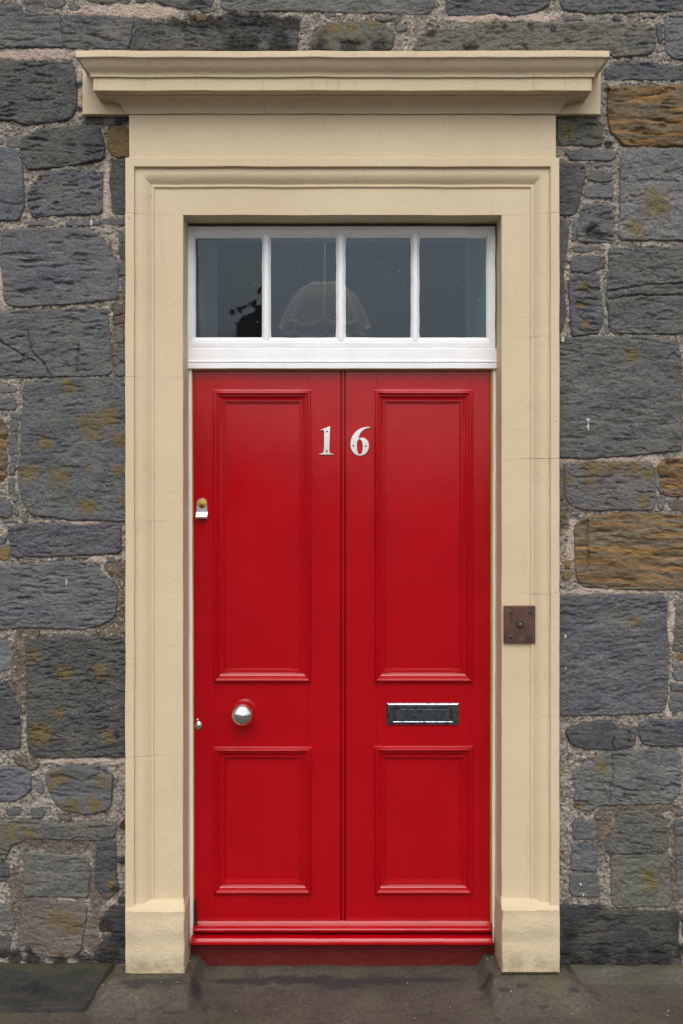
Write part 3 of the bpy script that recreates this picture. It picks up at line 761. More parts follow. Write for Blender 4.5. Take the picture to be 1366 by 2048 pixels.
# cornice: profile from its left-hand silhouette, mitred and returned to the wall
YF = .012
hwf = 426.3 / F * (D + YF)
CP = []
for x, y in [(151.5, 101.5), (151, 103), (151, 113.5), (152, 114.8), (155, 116.5), (158, 119.5), (161, 124), (164, 129), (168, 134.5), (172.5, 139.5), (176, 143), (178.5, 146), (180, 149.3), (180.3, 150), (180.8, 153.6), (183, 154.4), (186, 155.5), (186.3, 156.2), (186.3, 180.6), (188, 181.2), (213, 190.0), (213.5, 193.3), (216.5, 193.9), (222, 195.6), (229, 199), (236, 204), (242, 210), (247, 217.5), (250, 224), (251.5, 227.2), (256, 228.4)]:
    s_ = (684.7 - x) / F
    p = (s_ * (D + YF) - hwf) / (1 + s_)
    z = ZC + (HY - y) / F * (D + YF - p)
    CP.append((p, z))
CP = [(-.06, CP[0][1] + .012)] + CP
rows = []
def crow(f):
    return [Vector((f(p)[0], f(p)[1], z)) for p, z in CP]
rows.append(crow(lambda p: (CX - hwf - p, .10)))
for t in range(81):
    u = t / 80
    rows.append(crow(lambda p: (CX - (hwf + p) + 2 * (hwf + p) * u, YF - p)))
rows.append(crow(lambda p: (CX + hwf + p, .10)))
link('cornice', sweep('cornice', rows, cap=False, wob=.0016, wfr=5, seed=2, sm=28), M['streaked'], sur)
# plinth blocks, rough under the paint
def plinth(sgn, xo, xi, xb, ytop, ybot):
    Yp = -.022
    a = at(xo, ytop, Yp); b = at(xi, ybot, Yp); c = at(xb, ybot, .16)
    outer, inner, back = a.x, b.x, c.x
    z0, z1 = b.z - .02, a.z
    rows = []
    n = 22
    for i in range(n + 4):
        if i < n: z = z0 + (z1 - .004 - z0) * i / (n - 1); k = 0
        else: k = (i - n + 1) / 4; z = z1 - .004 + k * .030 ; k = k ** .8
        yf = Yp + k * .058 + .002 * math.sin(i * .7)
        inn = inner + (at(364.5 if sgn < 0 else 1005, 0).x - inner) * k
        bk = back + ((at(372 if sgn < 0 else 997, 0, .16).x - back) * k)
        r = []
        for t in range(9): r.append(Vector((outer + (inner - outer) * t / 8, yf, z)))
        r[0] = Vector((outer, .12, z)); r.insert(1, Vector((outer, yf + .004, z)))
        r[-1] = Vector((inn - sgn * -.004, yf, z))
        r.append(Vector((inn, yf + .005, z)))
        for t in range(1, 6): r.append(Vector((inn + (bk - inn) * t / 5, yf + .005 + (.16 - yf) * t / 5, z)))
        r.append(Vector((bk, REV, z)))
        rows.append(r)
    me = sweep('plinth_block', rows, wob=.0020, wfr=11, seed=sgn, sm=50)
    return link('plinth_block', me, M['rough'], sur)
plinth(-1, 250, 369.5, 381, 1822, 1951)
plinth(1, 1120, 1003.5, 988, 1819, 1947)
# mastic fillet between stone and door frame
for s in (-1, 1):
    rows = []
    for i in range(30):
        py = 700 + (1830 - 700) * i / 29
        tp = max(0, (py - 700) / 1100)
        z = at(0, py, .15).z
        xw = CX + s * (XO - 114 * px2m)
        wdt = .001 + .0035 * tp + .0006 * math.sin(i * 1.9)
        rows.append([Vector((xw + s * .004, .125, z)), Vector((xw - s * wdt * .6, .141, z)), Vector((xw - s * (wdt + .002), .152, z)), Vector((xw - s * (wdt + .002), .17, z)), Vector((xw + s * .004, .17, z))])
    link('mastic_fillet', sweep('mastic_fillet', rows, wob=.0008, wfr=20, sm=40), M['cream'], sur)

# bell push on the right-hand jamb
bell = thing('bell_push', at(1039, 1249, .033), 'tarnished square copper bell plate with a brass push button on the right jamb', 'doorbell')
link('plate', pbox('plate', 1007.8, 1070.6, 1211.5, 1286.5, .0195, .0325, bevel=.0022), M['bronze'], bell)
c = at(1040.6, 1250, .0195)
link('collar', lathe('collar', [(.0150, -.002), (.0150, .0005), (.0135, .0022), (.0110, .0016), (.0108, -.002)], c, 28), M['iron'], bell)
link('button', lathe('button', [(.0103, -.002), (.0103, .0030), (.0092, .0060), (.0060, .0080), (.0015, .0086)], c, 28), M['oldbrass'], bell)
for sx, sy, mt in ((1021, 1225, 'iron'), (1059.5, 1225, 'iron'), (1021, 1274.3, 'iron')):
    q = at(sx, sy, .0195)
    so_ = link('screw', lathe('screw', [(.0066, -.002), (.0066, .0004), (.0050, .0011), (.001, .0012)], q, 16), M[mt], bell)
    link('slot', box_me('slot', q.x - .0055, q.x + .0055, q.y - .0016, q.y, q.z - .0007, q.z + .0007), M['hole'], so_)
q = at(1060.2, 1273.5, .0195)
link('empty_screw_hole', lathe('empty_screw_hole', [(.0054, -.002), (.0054, .0003), (.0040, .0002), (.0038, -.002)], q, 18), M['hole'], bell)

# ================================================================ DOOR FRAME AND FANLIGHT
fr = thing('door_casing', at(683, 1880, .2), 'white painted wooden door casing with a transom and yellow edged rebate', 'door casing')
# transom with its small bead, run across
rows = []
TP = [(696, .30), (696, .146), (697.5, .144), (720, .143), (721.2, .139), (723, .1375), (725, .139), (726, .1425), (727, .141), (728.2, .138), (736.5, .138), (737.5, .140), (737.5, .30)]
for i in range(41):
    px = 371.8 + (993.2 - 371.8) * i / 40
    rows.append([Vector(((px - HX) / F * (D + .14), Y, at(0, py, min(Y, .15)).z)) for py, Y in TP])
link('transom', sweep('transom', rows, wob=.0007, wfr=9, sm=32), M['white'], fr)
for s in (-1, 1):
    rows = []
    for i in range(30):
        py = 737.5 + (1886 - 737.5) * i / 29
        f = max(0, min(1, (py - 737) / 900))
        xo = (370 + 7 * f) if s < 0 else (996 - 1.0 * f)
        xi = (383 + 3.0 * f) if s < 0 else (986.5 - 1.5 * f)
        z = at(0, py, .152).z
        X0, X1 = at(xo, 0, .152).x, at(xi, 0, .152).x
        rows.append([Vector((X0, .30, z)), Vector((X0, .154, z)), Vector((X0 - s * .0015, .152, z)), Vector((X1 + s * .0015, .152, z)), Vector((X1, .1535, z)), Vector((X1, .30, z))])
    link('jamb', sweep('jamb', rows, wob=.0006, wfr=8, sm=35), M['white'], fr)
    rows = []
    for i in range(30):
        py = 738 + (1848 - 738) * i / 29
        f = max(0, min(1, (py - 737) / 900))
        xo = (382 + 3.0 * f) if s < 0 else (988 - 1.5 * f)
        xi = (385.3 + 3.0 * f) if s < 0 else (981.8 - .8 * f)
        z = at(0, py, .160).z
        X0, X1 = at(xo, 0, .160).x, at(xi, 0, .160).x
        rows.append([Vector((X0, .30, z)), Vector((X0, .160, z)), Vector((X1, .160, z)), Vector((X1, .30, z))])
    link('rebate_strip', sweep('rebate_strip', rows, wob=.0005, wfr=9, sm=35), M['yellow'], fr)
link('rebate_strip', pbox('rebate_strip', 385.6, 981.5, 736, 741.2, .161, .30, wob=.0006, n=30), M['yellow'], fr)
link('rubber_stop', sweep('rubber_stop', [[Vector((at(a, 0, .150).x, .150, at(0, y, .15).z)), Vector((at(b, 0, .150).x, .150, at(0, y, .15).z)), Vector((at(b, 0, .15).x, .175, at(0, y, .15).z)), Vector((at(a, 0, .15).x, .175, at(0, y, .15).z))] for a, b, y in ((388.6, 390, 1800), (388.8, 392, 1825), (389, 394, 1846), (389.5, 397, 1865))]), M['black'], fr)

fan = thing('fanlight_window', at(683, 697, .2), 'white four pane fanlight window above the red door', 'window')
def rect_ring(name, o, i, prof, n=24, wob=.0, seed=0, sm=30, wfr=9):
    """o, i: outer and inner photo rectangles at depth of the first profile point; prof: (fraction outer->inner, Y)"""
    Yr = prof[0][2] if len(prof[0]) > 2 else .15
    rows = []
    def corner(k, f):
        ro = [o[0] + (i[0] - o[0]) * f, o[1] + (i[1] - o[1]) * f, o[2] + (i[2] - o[2]) * f, o[3] + (i[3] - o[3]) * f]
        return [(ro[0], ro[1]), (ro[2], ro[1]), (ro[2], ro[3]), (ro[0], ro[3])][k]
    for k in range(4):
        for t in range(n):
            u = t / n
            r = []
            for pf in prof:
                a, b = corner(k, pf[0]), corner((k + 1) % 4, pf[0])
                px, py = a[0] + (b[0] - a[0]) * u, a[1] + (b[1] - a[1]) * u
                v = at(px, py, Yr); r.append(Vector((v.x, pf[1], v.z)))
            rows.append(r)
    return sweep(name, rows, closed=True, wob=wob, wfr=wfr, seed=seed, sm=sm)
YFAN = .146
PANEYAW = -3.0
panes = [(389.7, 473.3, 523.6, 674.6), (541, 474, 672.2, 673.6), (691, 475, 822.2, 671.4), (839.3, 473.8, 973.6, 673.6)]
link('frame', rect_ring('frame', (373.8, 452, 991, 697.2), (389.7, 474, 973.6, 673.8),
     [(0, .26, YFAN), (0, YFAN + .002), (.08, YFAN), (.50, YFAN), (.56, YFAN + .0035), (.66, YFAN + .003), (.80, YFAN + .006), (.93, YFAN + .013), (1, YFAN + .016), (1, YFAN + .035)], wob=.0011, wfr=11), M['white'], fan)
for x0, x1 in ((523.6, 541), (672.2, 691), (822.2, 839.3)):
    rows = []
    for i in range(26):
        py = 468 + (680 - 468) * i / 25
        z = at(0, py, YFAN).z
        a, b = at(x0, 0, YFAN).x, at(x1, 0, YFAN).x; m = (a + b) / 2; h = (b - a) / 2
        fl = 1.0 + .15 * max(0, 1 - abs(py - 474) / 7) + .12 * max(0, 1 - abs(py - 674) / 7)
        rows.append([Vector((m + u * h * (fl if abs(u) > .4 else 1), YFAN + v, z)) for u, v in ((-1, .035), (-1, .015), (-.88, .0125), (-.7, .0105), (-.62, .0075), (-.52, .0048), (-.30, .0030), (0, .0026), (.30, .0030), (.52, .0048), (.62, .0075), (.7, .0105), (.88, .0125), (1, .015), (1, .035))])
    link('glazing_bar', sweep('glazing_bar', rows, wob=.0012, wfr=16, seed=x0, sm=35), M['white'], fan)
tilts = [(2.6, PANEYAW), (.15, .2), (-.1, .25), (.2, -.15)]
for (a, b, c_, d_), (tx, tz) in zip(panes, tilts):
    p, q = at(a - 5, b - 5, YFAN + .02), at(c_ + 5, d_ + 5, YFAN + .02)
    yb = .034 if tx > 2 else .020
    me = box_me('pane', p.x, q.x, YFAN + yb, YFAN + yb + .0025, q.z, p.z)
    o = link('pane', me, M['glass'], fan)
    o.rotation_euler = (R(tx) , 0, R(tz))

# ================================================================ THE RED DOOR
YD = .172
door = thing('front_door', at(683, 1868, YD), 'glossy red panelled front door with chrome fittings and the number 16', 'door')
DB = YD + .045
def dbox(name, a, b, c, d, mat, y0=YD, y1=DB, bevel=.0010, parent=None):
    return link(name, pbox(name, a, b, c, d, y0, y1, bevel=bevel), M[mat], parent or door)
LX0, LX1, RX0, RX1 = 386.2, 680.6, 691.6, 981.0
PAN = [((425.5, 779.5, 624, 1366), (452, 807, 598, 1337)), ((426.5, 1493, 624.5, 1789.5), (452.5, 1519, 599, 1760)),
       ((748, 779.5, 946.5, 1366), (772.5, 807, 919, 1337)), ((747.5, 1491.5, 946.5, 1789.5), (773.5, 1519, 920, 1760))]
DTOP, DBOT = 743.0, 1868
for x0, x1, pt, pb in ((LX0, LX1, PAN[0], PAN[1]), (RX0, RX1, PAN[2], PAN[3])):
    s0, s1 = pt[0][0] + 6, pt[0][2] - 6
    dbox('stile', x0, s0 - .15, DTOP, DBOT, 'redv', bevel=.0006); dbox('stile', s1 + .15, x1, DTOP, DBOT, 'redv', bevel=.0006)
    dbox('rail', s0 + .1, s1 - .1, DTOP, pt[0][1] + 6, 'redh', bevel=.0003)
    dbox('rail', s0 + .1, s1 - .1, pt[0][3] - 6, pb[0][1] + 6, 'redh', bevel=.0003)
    dbox('rail', s0 + .1, s1 - .1, pb[0][3] - 6, DBOT, 'redh', bevel=.0003)
MP = [(0, 0), (0, .0045), (.05, .0055), (.10, .0060), (.12, .0110), (.17, .0145), (.24, .0155), (.31, .0140), (.36, .0110), (.39, .0105), (.41, .0080), (.47, .0080), (.49, .0040), (.56, .0010), (.68, -.0015), (.74, -.002), (.76, .0000), (.82, .0000), (.84, -.0035), (.90, -.0035), (.92, -.0070), (.99, -.0075), (1.0, -.013)]
for o_, i_ in PAN:
    me = rect_ring('panel_moulding', o_, i_, [(f, YD - h, YD) if k == 0 else (f, YD - h) for k, (f, h) in enumerate(MP)], n=8, wob=.00035, wfr=6, sm=24)
    link('panel_moulding', me, M['redh'], door)
    dbox('panel', i_[0] - 4, i_[2] + 4, i_[1] - 4, i_[3] + 4, 'redv', YD + .0105, DB - .004, bevel=0)
dbox('door_back', LX0 + 1, RX1 - 1, DTOP + 1, DBOT, 'redv', DB - .003, DB + .004, bevel=0)
# double bead down the middle
rows = []
cb = at(686.1, 0, YD).x
for i in range(20):
    z = at(0, DTOP + (1842 - DTOP) * i / 19, YD).z
    rows.append([Vector((cb + math.cos(a) * .0066, YD + .003 - math.sin(a) * .0048, z)) for a in [math.pi - math.pi * k / 8 for k in range(9)]] )
    rows[-1] = [Vector((cb - .0066, DB - .004, z))] + rows[-1] + [Vector((cb + .0066, DB - .004, z))]
link('centre_bead', sweep('centre_bead', rows, wob=.0003, sm=40), M['redv'], door)
# weather boards at the foot
def xrun(name, x0, x1, prof, mat, parent, n=40, wob=.0006, Yr=.13, seed=0, wfr=10):
    rows = []
    for i in range(n + 1):
        px = x0 + (x1 - x0) * i / n
        rows.append([Vector((at(px, 0, Yr).x, Y, at(0, py, Y).z)) for py, Y in prof])
    return link(name, sweep(name, rows, wob=wob, wfr=wfr, seed=seed, sm=32), M[mat], parent)
xrun('weather_board', 388, 982.5, [(1841, YD + .002), (1842, .158), (1845, .154), (1852, .149), (1853.5, .144), (1857, .137), (1860, .134), (1863, .135), (1865, .141), (1866.5, .150), (1867, YD + .002)], 'redh', door, Yr=.15)
# sill board and riser under the door
sill = thing('door_sill', at(683, 1935, .15), 'red gloss sill board over a faded dark red riser under the door', 'door sill')
xrun('sill_board', 382, 985.5, [(1868, .22), (1868.3, .150), (1871, .135), (1877, .118), (1882, .112), (1886, .1095), (1889.5, .110), (1890.5, .113), (1890.2, .16)], 'redh', sill, Yr=.115, wob=.0010, seed=5)
PX, PY = np.meshgrid(np.linspace(376, 994, 120), np.linspace(1884, 1950, 24))
Yr_ = .158 + .002 * fbm(PX / 40, PY / 30, 3)
me = grid_mesh('riser', (PX - HX) / F * (D + .158), Yr_, ZC + (HY - PY) / F * (D + .158), np.ones((23, 119), bool), dict(soot=np.clip((PY - 1929) / 7 + .7 * fbm(PX / 25, PY / 20, 3), 0, 1)))
link('riser', me, M['riser'], sill)

# ---- fittings on the door (they swing with it)
def digit(name, outer, hole, screws, lab):
    q = lambda p: at(580 + p[0] / 6.209, 780 + p[1] / 6.209, YD)
    bm = bmesh.new()
    def ring(pts, y, ins=0.0):
        P = [q(p) for p in pts]
        n = len(P); out = []
        area = sum(P[i].x * P[(i + 1) % n].z - P[(i + 1) % n].x * P[i].z for i in range(n))
        sg = 1 if area > 0 else -1
        for i in range(n):
            e1 = (P[i] - P[i - 1]); e2 = (P[(i + 1) % n] - P[i])
            n1 = Vector((-e1.z, 0, e1.x)).normalized() * sg; n2 = Vector((-e2.z, 0, e2.x)).normalized() * sg
            nn = (n1 + n2)
            nn = nn.normalized() if nn.length > 1e-6 else n1
            out.append(bm.verts.new(Vector((P[i].x, y, P[i].z)) + nn * ins))
        return out
    tops = []
    for pts, s in ((outer, 1), (hole, -1)):
        if not pts: continue
        a = ring(pts, YD + .001); b = ring(pts, YD - .0035); c = ring(pts, YD - .0048, .0009 * s)
        n = len(pts)
        for i in range(n):
            j = (i + 1) % n
            bm.faces.new((a[i], a[j], b[j], b[i])); bm.faces.new((b[i], b[j], c[j], c[i]))
        tops.append(c)
    ed = []
    for t in tops:
        for i in range(len(t)):
            e = bm.edges.get((t[i], t[(i + 1) % len(t)])); ed.append(e)
    bmesh.ops.triangle_fill(bm, use_beauty=True, use_dissolve=False, edges=ed)
    bmesh.ops.recalc_face_normals(bm, faces=bm.faces)
    me = bpy.data.meshes.new(name); bm.to_mesh(me); bm.free()
    o = link(name, me, M['chrome2'], door)
    o['label'] = lab
    for s in screws:
        link('screw', lathe('screw', [(.0036, 0), (.0036, .0052), (.0026, .0062), (.0008, .0065)], q(s), 14), M['oldbrass'], o)
M['chrome2'] = m_metal('bright_satin_chrome', (.82, .83, .86), .16)
digit('house_number', [(370,500),(400,486),(440,470),(475,456),(500,447),(499,500),(497,560),(494,640),(492,700),(492,755),(496,775),(506,786),(522,792),(541,795),(541,804),(361,804),(361,794),(380,790),(396,785),(410,774),(417,752),(420,700),(422,600),(423,530),(420,506),(411,498),(395,498),(372,507)], None, [(459,517),(455,760)], 'polished metal figure 1')
digit('house_number', [(995,458),(995,470),(965,475),(935,485),(900,508),(872,542),(856,580),(850,604),(870,594),(895,590),(922,595),(948,609),(968,632),(979,660),(982,690),(979,722),(968,755),(950,783),(928,802),(900,814),(870,818),(838,814),(810,802),(785,780),(766,751),(753,718),(748,685),(750,645),(758,608),(773,572),(795,539),(825,508),(860,484),(900,468),(945,459)],
      [(865,614),(878,621),(889,637),(897,660),(901,690),(901,725),(896,760),(886,787),(872,800),(859,799),(847,784),(838,757),(833,725),(831,690),(834,655),(841,632),(852,617)], [(788,693),(942,697)], 'polished metal figure 6')
# round knob
c = at(484.5, 1430.3, YD - .048)
rk = 22.6 / F * (D + YD - .055)
prof = [(.024, -.049), (.024, -.044), (.021, -.042), (.013, -.040), (.0125, -.030)]
for k in range(1, 25):
    a = math.pi * k / 24
    rr = rk * math.sin(a)
    if -rk * math.cos(a) < -.033: continue
    prof.append((max(rr, .0006), -rk * math.cos(a) * .78))
link('door_knob', lathe('door_knob', prof, c, 48, sm=60), M['chrome'], door)
# letter plate and flap
lp = link('letter_plate', rect_ring('letter_plate', (773.2, 1406, 918.2, 1450), (788.4, 1416.8, 902.2, 1441.6), [(0, YD + .001, YD), (0, YD - .003), (.12, YD - .0055), (.25, YD - .0070), (.80, YD - .0072), (.93, YD - .0062), (1, YD - .0035), (1, YD + .001)], n=6, sm=20, wob=.0001), M['worn'], door)
fl = rect_ring('flap', (788.5, 1416.9, 902.1, 1441.5), (845, 1429, 846, 1429.6), [(0, YD - .001, YD), (0, YD - .0045), (.05, YD - .0066), (.12, YD - .0070), (1, YD - .0064)], n=8, sm=18, wob=.0001)
link('flap', fl, M['worn'], lp)
# cylinder pull
def pulls():
    V, Fc = [], []
    pts = [(393, 1027.5), (415.2, 1027.5)]
    arc = [(404.1 + 11.1 * math.cos(a), 1007.2 - 11.1 * math.sin(a)) for a in [math.pi * k / 20 for k in range(21)]]
    out = [(393, 1027.5), (415.2, 1027.5)] + arc
    n = len(out)
    for Y, ins in ((YD + .001, 0), (YD - .004, 0), (YD - .0055, .8)):
        for (x, y) in out:
            dx, dy = 404.1 - x, 1010 - y; l = math.hypot(dx, dy)
            V.append(at(x + dx / l * ins, y + dy / l * ins, YD) + Vector((0, Y - YD, 0)))
    for r in range(2):
        for i in range(n):
            j = (i + 1) % n
            Fc.append((r * n + i, r * n + j, (r + 1) * n + j, (r + 1) * n + i))
    Fc.append(tuple(2 * n + i for i in range(n)))
    return mesh('cylinder_pull', V, Fc, 30)
cp = link('cylinder_pull', pulls(), M['brushed'], door)
rows = []
for i in range(9):
    x = 392.2 + (414.8 - 392.2) * i / 8
    rows.append([Vector((at(x, 0, YD - .01).x, Y, at(0, py, Y).z)) for py, Y in ((1023, YD - .004), (1026, YD - .008), (1028.2, YD - .010), (1029, YD - .016), (1031, YD - .021), (1034, YD - .0225), (1037, YD - .021), (1038.6, YD - .016), (1038.2, YD - .011), (1033, YD - .012), (1030, YD - .004))])
link('finger_lip', sweep('finger_lip', rows, sm=40), M['brushed'], cp)
c = at(404.2, 1007.5, YD - .0055)
link('lock_cylinder', lathe('lock_cylinder', [(.0178, -.002), (.0178, .0012), (.0170, .0020), (.001, .0026)], c, 32), M['brass'], cp)
c2 = at(404.0, 1011.8, YD - .0075)
link('lock_plug', lathe('lock_plug', [(.0078, -.001), (.0078, .0012), (.0066, .0018), (.001, .0020)], c2, 22), M['oldbrass'], cp)
link('keyhole', box_me('keyhole', c2.x - .0016, c2.x + .0016, c2.y - .0026, c2.y, c2.z - .005, c2.z + .004), M['hole'], cp)
# keyhole cover
c = at(397.2, 1450.6, YD)
ec = link('keyhole_cover', lathe('keyhole_cover', [(.0142, -.001), (.0142, .0040), (.0128, .0068), (.0085, .0095), (.001, .0105)], c, 28, sz=1.2), M['brushed'], door)
c = at(395.2, 1439.3, YD)
link('pivot', lathe('pivot', [(.0056, -.001), (.0056, .0045), (.0042, .0078), (.001, .0090)], c, 18), M['brushed'], ec)

# ================================================================ HALL BEHIND THE FANLIGHT
def hallbox():
    V, Fc = [], []
    def quad(*p):
        b = len(V); V.extend(p); Fc.append((b, b + 1, b + 2, b + 3))
    x, X, y0, y1, y2, z0, zi, z1 = .56, .95, .23, 1.0, 5.0, 0.1, 2.90, 3.62
    return x, X, y0, y1, y2, z0, zi, z1
x_, X_, y0_, y1_, y2_, z0_, zi_, z1_ = hallbox()
def panelbox(name, *a, mat='plaster'):
    o = link(name, box_me(name, *a), M[mat]); tag(o, kind='structure'); return o
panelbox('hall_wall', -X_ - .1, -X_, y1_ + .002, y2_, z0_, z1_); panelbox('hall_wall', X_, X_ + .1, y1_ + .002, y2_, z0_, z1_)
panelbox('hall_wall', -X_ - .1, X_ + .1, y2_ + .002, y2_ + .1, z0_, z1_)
LIGHT_GAP = (-.62, .58, 1.06, 2.6)          # unseen ceiling opening, added so daylight reaches the lampshade
panelbox('hall_ceiling', -X_ - .1, LIGHT_GAP[0], y1_ + .002, y2_ + .1, z1_ + .002, z1_ + .1)
panelbox('hall_ceiling', LIGHT_GAP[1], X_ + .1, y1_ + .002, y2_ + .1, z1_ + .002, z1_ + .1)
panelbox('hall_ceiling', LIGHT_GAP[0] + .001, LIGHT_GAP[1] - .001, y1_ + .002, LIGHT_GAP[2], z1_ + .002, z1_ + .1)
panelbox('hall_ceiling', LIGHT_GAP[0] + .001, LIGHT_GAP[1] - .001, LIGHT_GAP[3], y2_ + .1, z1_ + .002, z1_ + .1)
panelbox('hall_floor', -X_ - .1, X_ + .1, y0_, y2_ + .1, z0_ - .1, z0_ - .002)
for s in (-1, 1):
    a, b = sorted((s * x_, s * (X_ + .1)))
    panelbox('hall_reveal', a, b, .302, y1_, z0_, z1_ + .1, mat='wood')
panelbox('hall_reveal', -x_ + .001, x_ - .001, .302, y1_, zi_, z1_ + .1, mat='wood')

lamp = thing('pendant_lamp', at(649, 560, 1.4), 'scalloped woven cane pendant lampshade hanging on a cord inside the fanlight', 'lamp')
lc = at(649.5, 568, 1.4)
Rl = 89 / F * (D + 1.4); Hl = .205
def lsurf(th, t):
    # t 0 at the crown, 1 at the cusp line; scallops hang lower between ribs
    r = Rl * (.03 + .97 * t ** .76)
    ph = (th / (math.pi / 4)) % 1.0
    drop = .030 * math.sin(math.pi * ph) * t ** 3
    z = lc.z - Hl * t ** 2.25 - drop
    f = 1 - .035 * math.sin(math.pi * ph) * t
    return Vector((lc.x + r * f * math.sin(th), lc.y - r * f * math.cos(th), z))
V, Fc = [], []
for k in range(8):
    for j in range(1, 12):
        th = (k + j / 12) * math.pi / 4
        tube_add(V, Fc, [lsurf(th, .04 + .96 * i / 9) for i in range(10)], .0022, 4)
for j in range(1, 20):
    t = .05 + .95 * j / 19.5
    tube_add(V, Fc, [lsurf(2 * math.pi * i / 64, t) for i in range(65)], .0021, 4)
tag(link('cane_weave', mesh('cane_weave', V, Fc, 60), M['cane'], lamp), kind='stuff')
for k in range(8):
    V, Fc = [], []
    tube_add(V, Fc, [lsurf(k * math.pi / 4 + 1e-4, i / 12) for i in range(13)], .0068, 6)
    link('rib', mesh('rib', V, Fc, 60), M['cane'], lamp)
V, Fc = [], []
tube_add(V, Fc, [lsurf(2 * math.pi * i / 96, 1.0) for i in range(97)], .0075, 6)
link('rim', mesh('rim', V, Fc, 60), M['cane'], lamp)
V, Fc = [], []
tube_add(V, Fc, [lc + Vector((0, 0, .0)), lc + Vector((.001, 0, .3)), Vector((lc.x, lc.y, z1_))], .0035, 6)
link('cord', mesh('cord', V, Fc, 60), M['wood'], lamp)

# ================================================================ PAVEMENT, FILLETS, STREET
def ground_h(X, Y):
    """cement pavement, haunched up round the two plinth blocks"""
    z = .004 * fbm(X * 2.2, Y * 2.2, 3) + .0018 * fbm(X * 11, Y * 11, 3)
    for s, xa, xb in ((-1, -.80, -.535), (1, .535, .80)):
        dx = np.maximum(np.maximum(xa - X, X - xb), 0)
        inner = (X > xb) if s < 0 else (X < xa)
        dxx = np.where((X > xb) if s < 0 else (X < xa), dx / .038, dx / .12)
        dy = np.maximum(-.05 - Y, 0) / .17
        d = np.sqrt(dxx ** 2 + dy ** 2) + .10 * fbm(X * 14, Y * 14, 3)
        k = np.clip(1 - d, 0, 1)
        k = k * k * (3 - 2 * k) * .5 + k * .5
        z = np.maximum(z, z + k * .058 * np.clip((.6 - Y) / .5, 0, 1))
    # worn lip under the riser
    inn = (np.abs(X) < .515)
    z = z + np.where(inn, .012 * np.clip((Y - .05) / .1, 0, 1) ** 2 * (.6 + .35 * fbm(X * 9, Y * 9, 2)), 0)
    return z
gx = np.concatenate([np.linspace(-4, -1.5, 26)[:-1], np.linspace(-1.5, 1.5, 500), np.linspace(1.5, 4, 26)[1:]])
gy = np.concatenate([np.linspace(-2.6, -.5, 40)[:-1], np.linspace(-.5, .22, 130)])
GX, GY = np.meshgrid(gx, gy)
GZ = ground_h(GX, GY)
def gpx(px, py, z=0.03):
    d = F * (ZC - z) / (py - HY)
    return ((px - HX) * d / F, d - D)
def gfield(sp):
    a = np.zeros_like(GX)
    for px, py, rx, ry in sp:
        x, y = gpx(px, py)
        d = np.hypot((GX - x) / rx, (GY - y) / ry) + .6 * fbm(GX * 22, GY * 30, 4)
        a = np.maximum(a, np.clip((1.1 - d) / .4, 0, 1))
    return a
soot = gfield([(300, 1977, .12, .018), (345, 1975, .05, .015), (270, 1980, .04, .02), (600, 1944, .20, .035), (500, 1946, .14, .03), (760, 1946, .14, .035), (860, 1944, .12, .022), (690, 1950, .12, .045), (395, 1975, .022, .05), (410, 1998, .015, .03), (975, 1962, .03, .03), (1010, 1985, .03, .012), (1050, 1980, .03, .01), (1150, 1985, .02, .012), (1085, 2004, .02, .008), (995, 2022, .02, .006), (345, 2010, .05, .01), (265, 2020, .02, .008), (720, 2030, .02, .006), (650, 2040, .03, .008)])
moss = gfield([(310, 1954, .13, .014), (1060, 1950, .13, .014), (230, 1965, .05, .02), (1140, 1945, .08, .014)])
keep = np.ones((GX.shape[0] - 1, GX.shape[1] - 1), bool)
pv = link('pavement', grid_mesh('pavement', GX, GY, GZ, keep, dict(soot=soot, moss=moss)), M['pave'])
tag(pv, kind='structure')

def fillet(px0, px1, wall_z, front_y, front_z, lab, mat, flare, top):
    """sloping cement skirting between wall and pavement; flare: how its end slants"""
    n, m = 60, 26
    V = []
    nx = 130
    x0, x1 = px0, px1
    U, T = np.meshgrid(np.linspace(0, 1, nx), np.linspace(0, 1, m))
    yw = YW - .005
    XA = wx(x0) + (wx(x1) - wx(x0)) * U
    prof_y = np.where(T < .18, yw - T / .18 * top, yw - top + (front_y - yw + top) * (T - .18) / .82)
    Tt = np.clip((T - .18) / .82, 0, 1)
    prof_z = np.where(T < .18, wall_z - .006 * T / .18, (wall_z - .006) + (front_z - wall_z + .006) * (Tt ** .8))
    X = XA + flare * T * (U if flare and px1 < 683 else (1 - U))
    Z = prof_z + .003 * fbm(X * 6, prof_y * 9, 3) + .0012 * fbm(X * 40, prof_y * 40, 2)
    # turn the front and end edges down into the pavement
    Z[-1, :] = -.03
    if px1 < 683: Z[:, -1] = -.03
    else: Z[:, 0] = -.03
    Y = prof_y + .008 * fbm(X * 4, T * 2, 4)
    Yc = Y.copy(); Yc[-1, :] = Y[-2, :] - .003
    moss = np.clip(1.0 - np.abs(T - .10) / .14 + .5 * fbm(X * 8, T * 5, 3), 0, 1) * .4
    me = grid_mesh('cement_fillet', X, Yc, Z, np.ones((m - 1, nx - 1), bool), dict(moss=moss))
    o = link('cement_fillet', me, M[mat])
    tag(o, lab, 'fillet')
fillet(-900, 238, .070, -.195, .012, 'blackened sloping cement fillet at the wall foot left of the door', 'dark', -.055, .035)
fillet(1126, 2200, .066, -.048, .030, 'damp grey narrow cement fillet at the wall foot right of the door', 'grey', .035, .030)

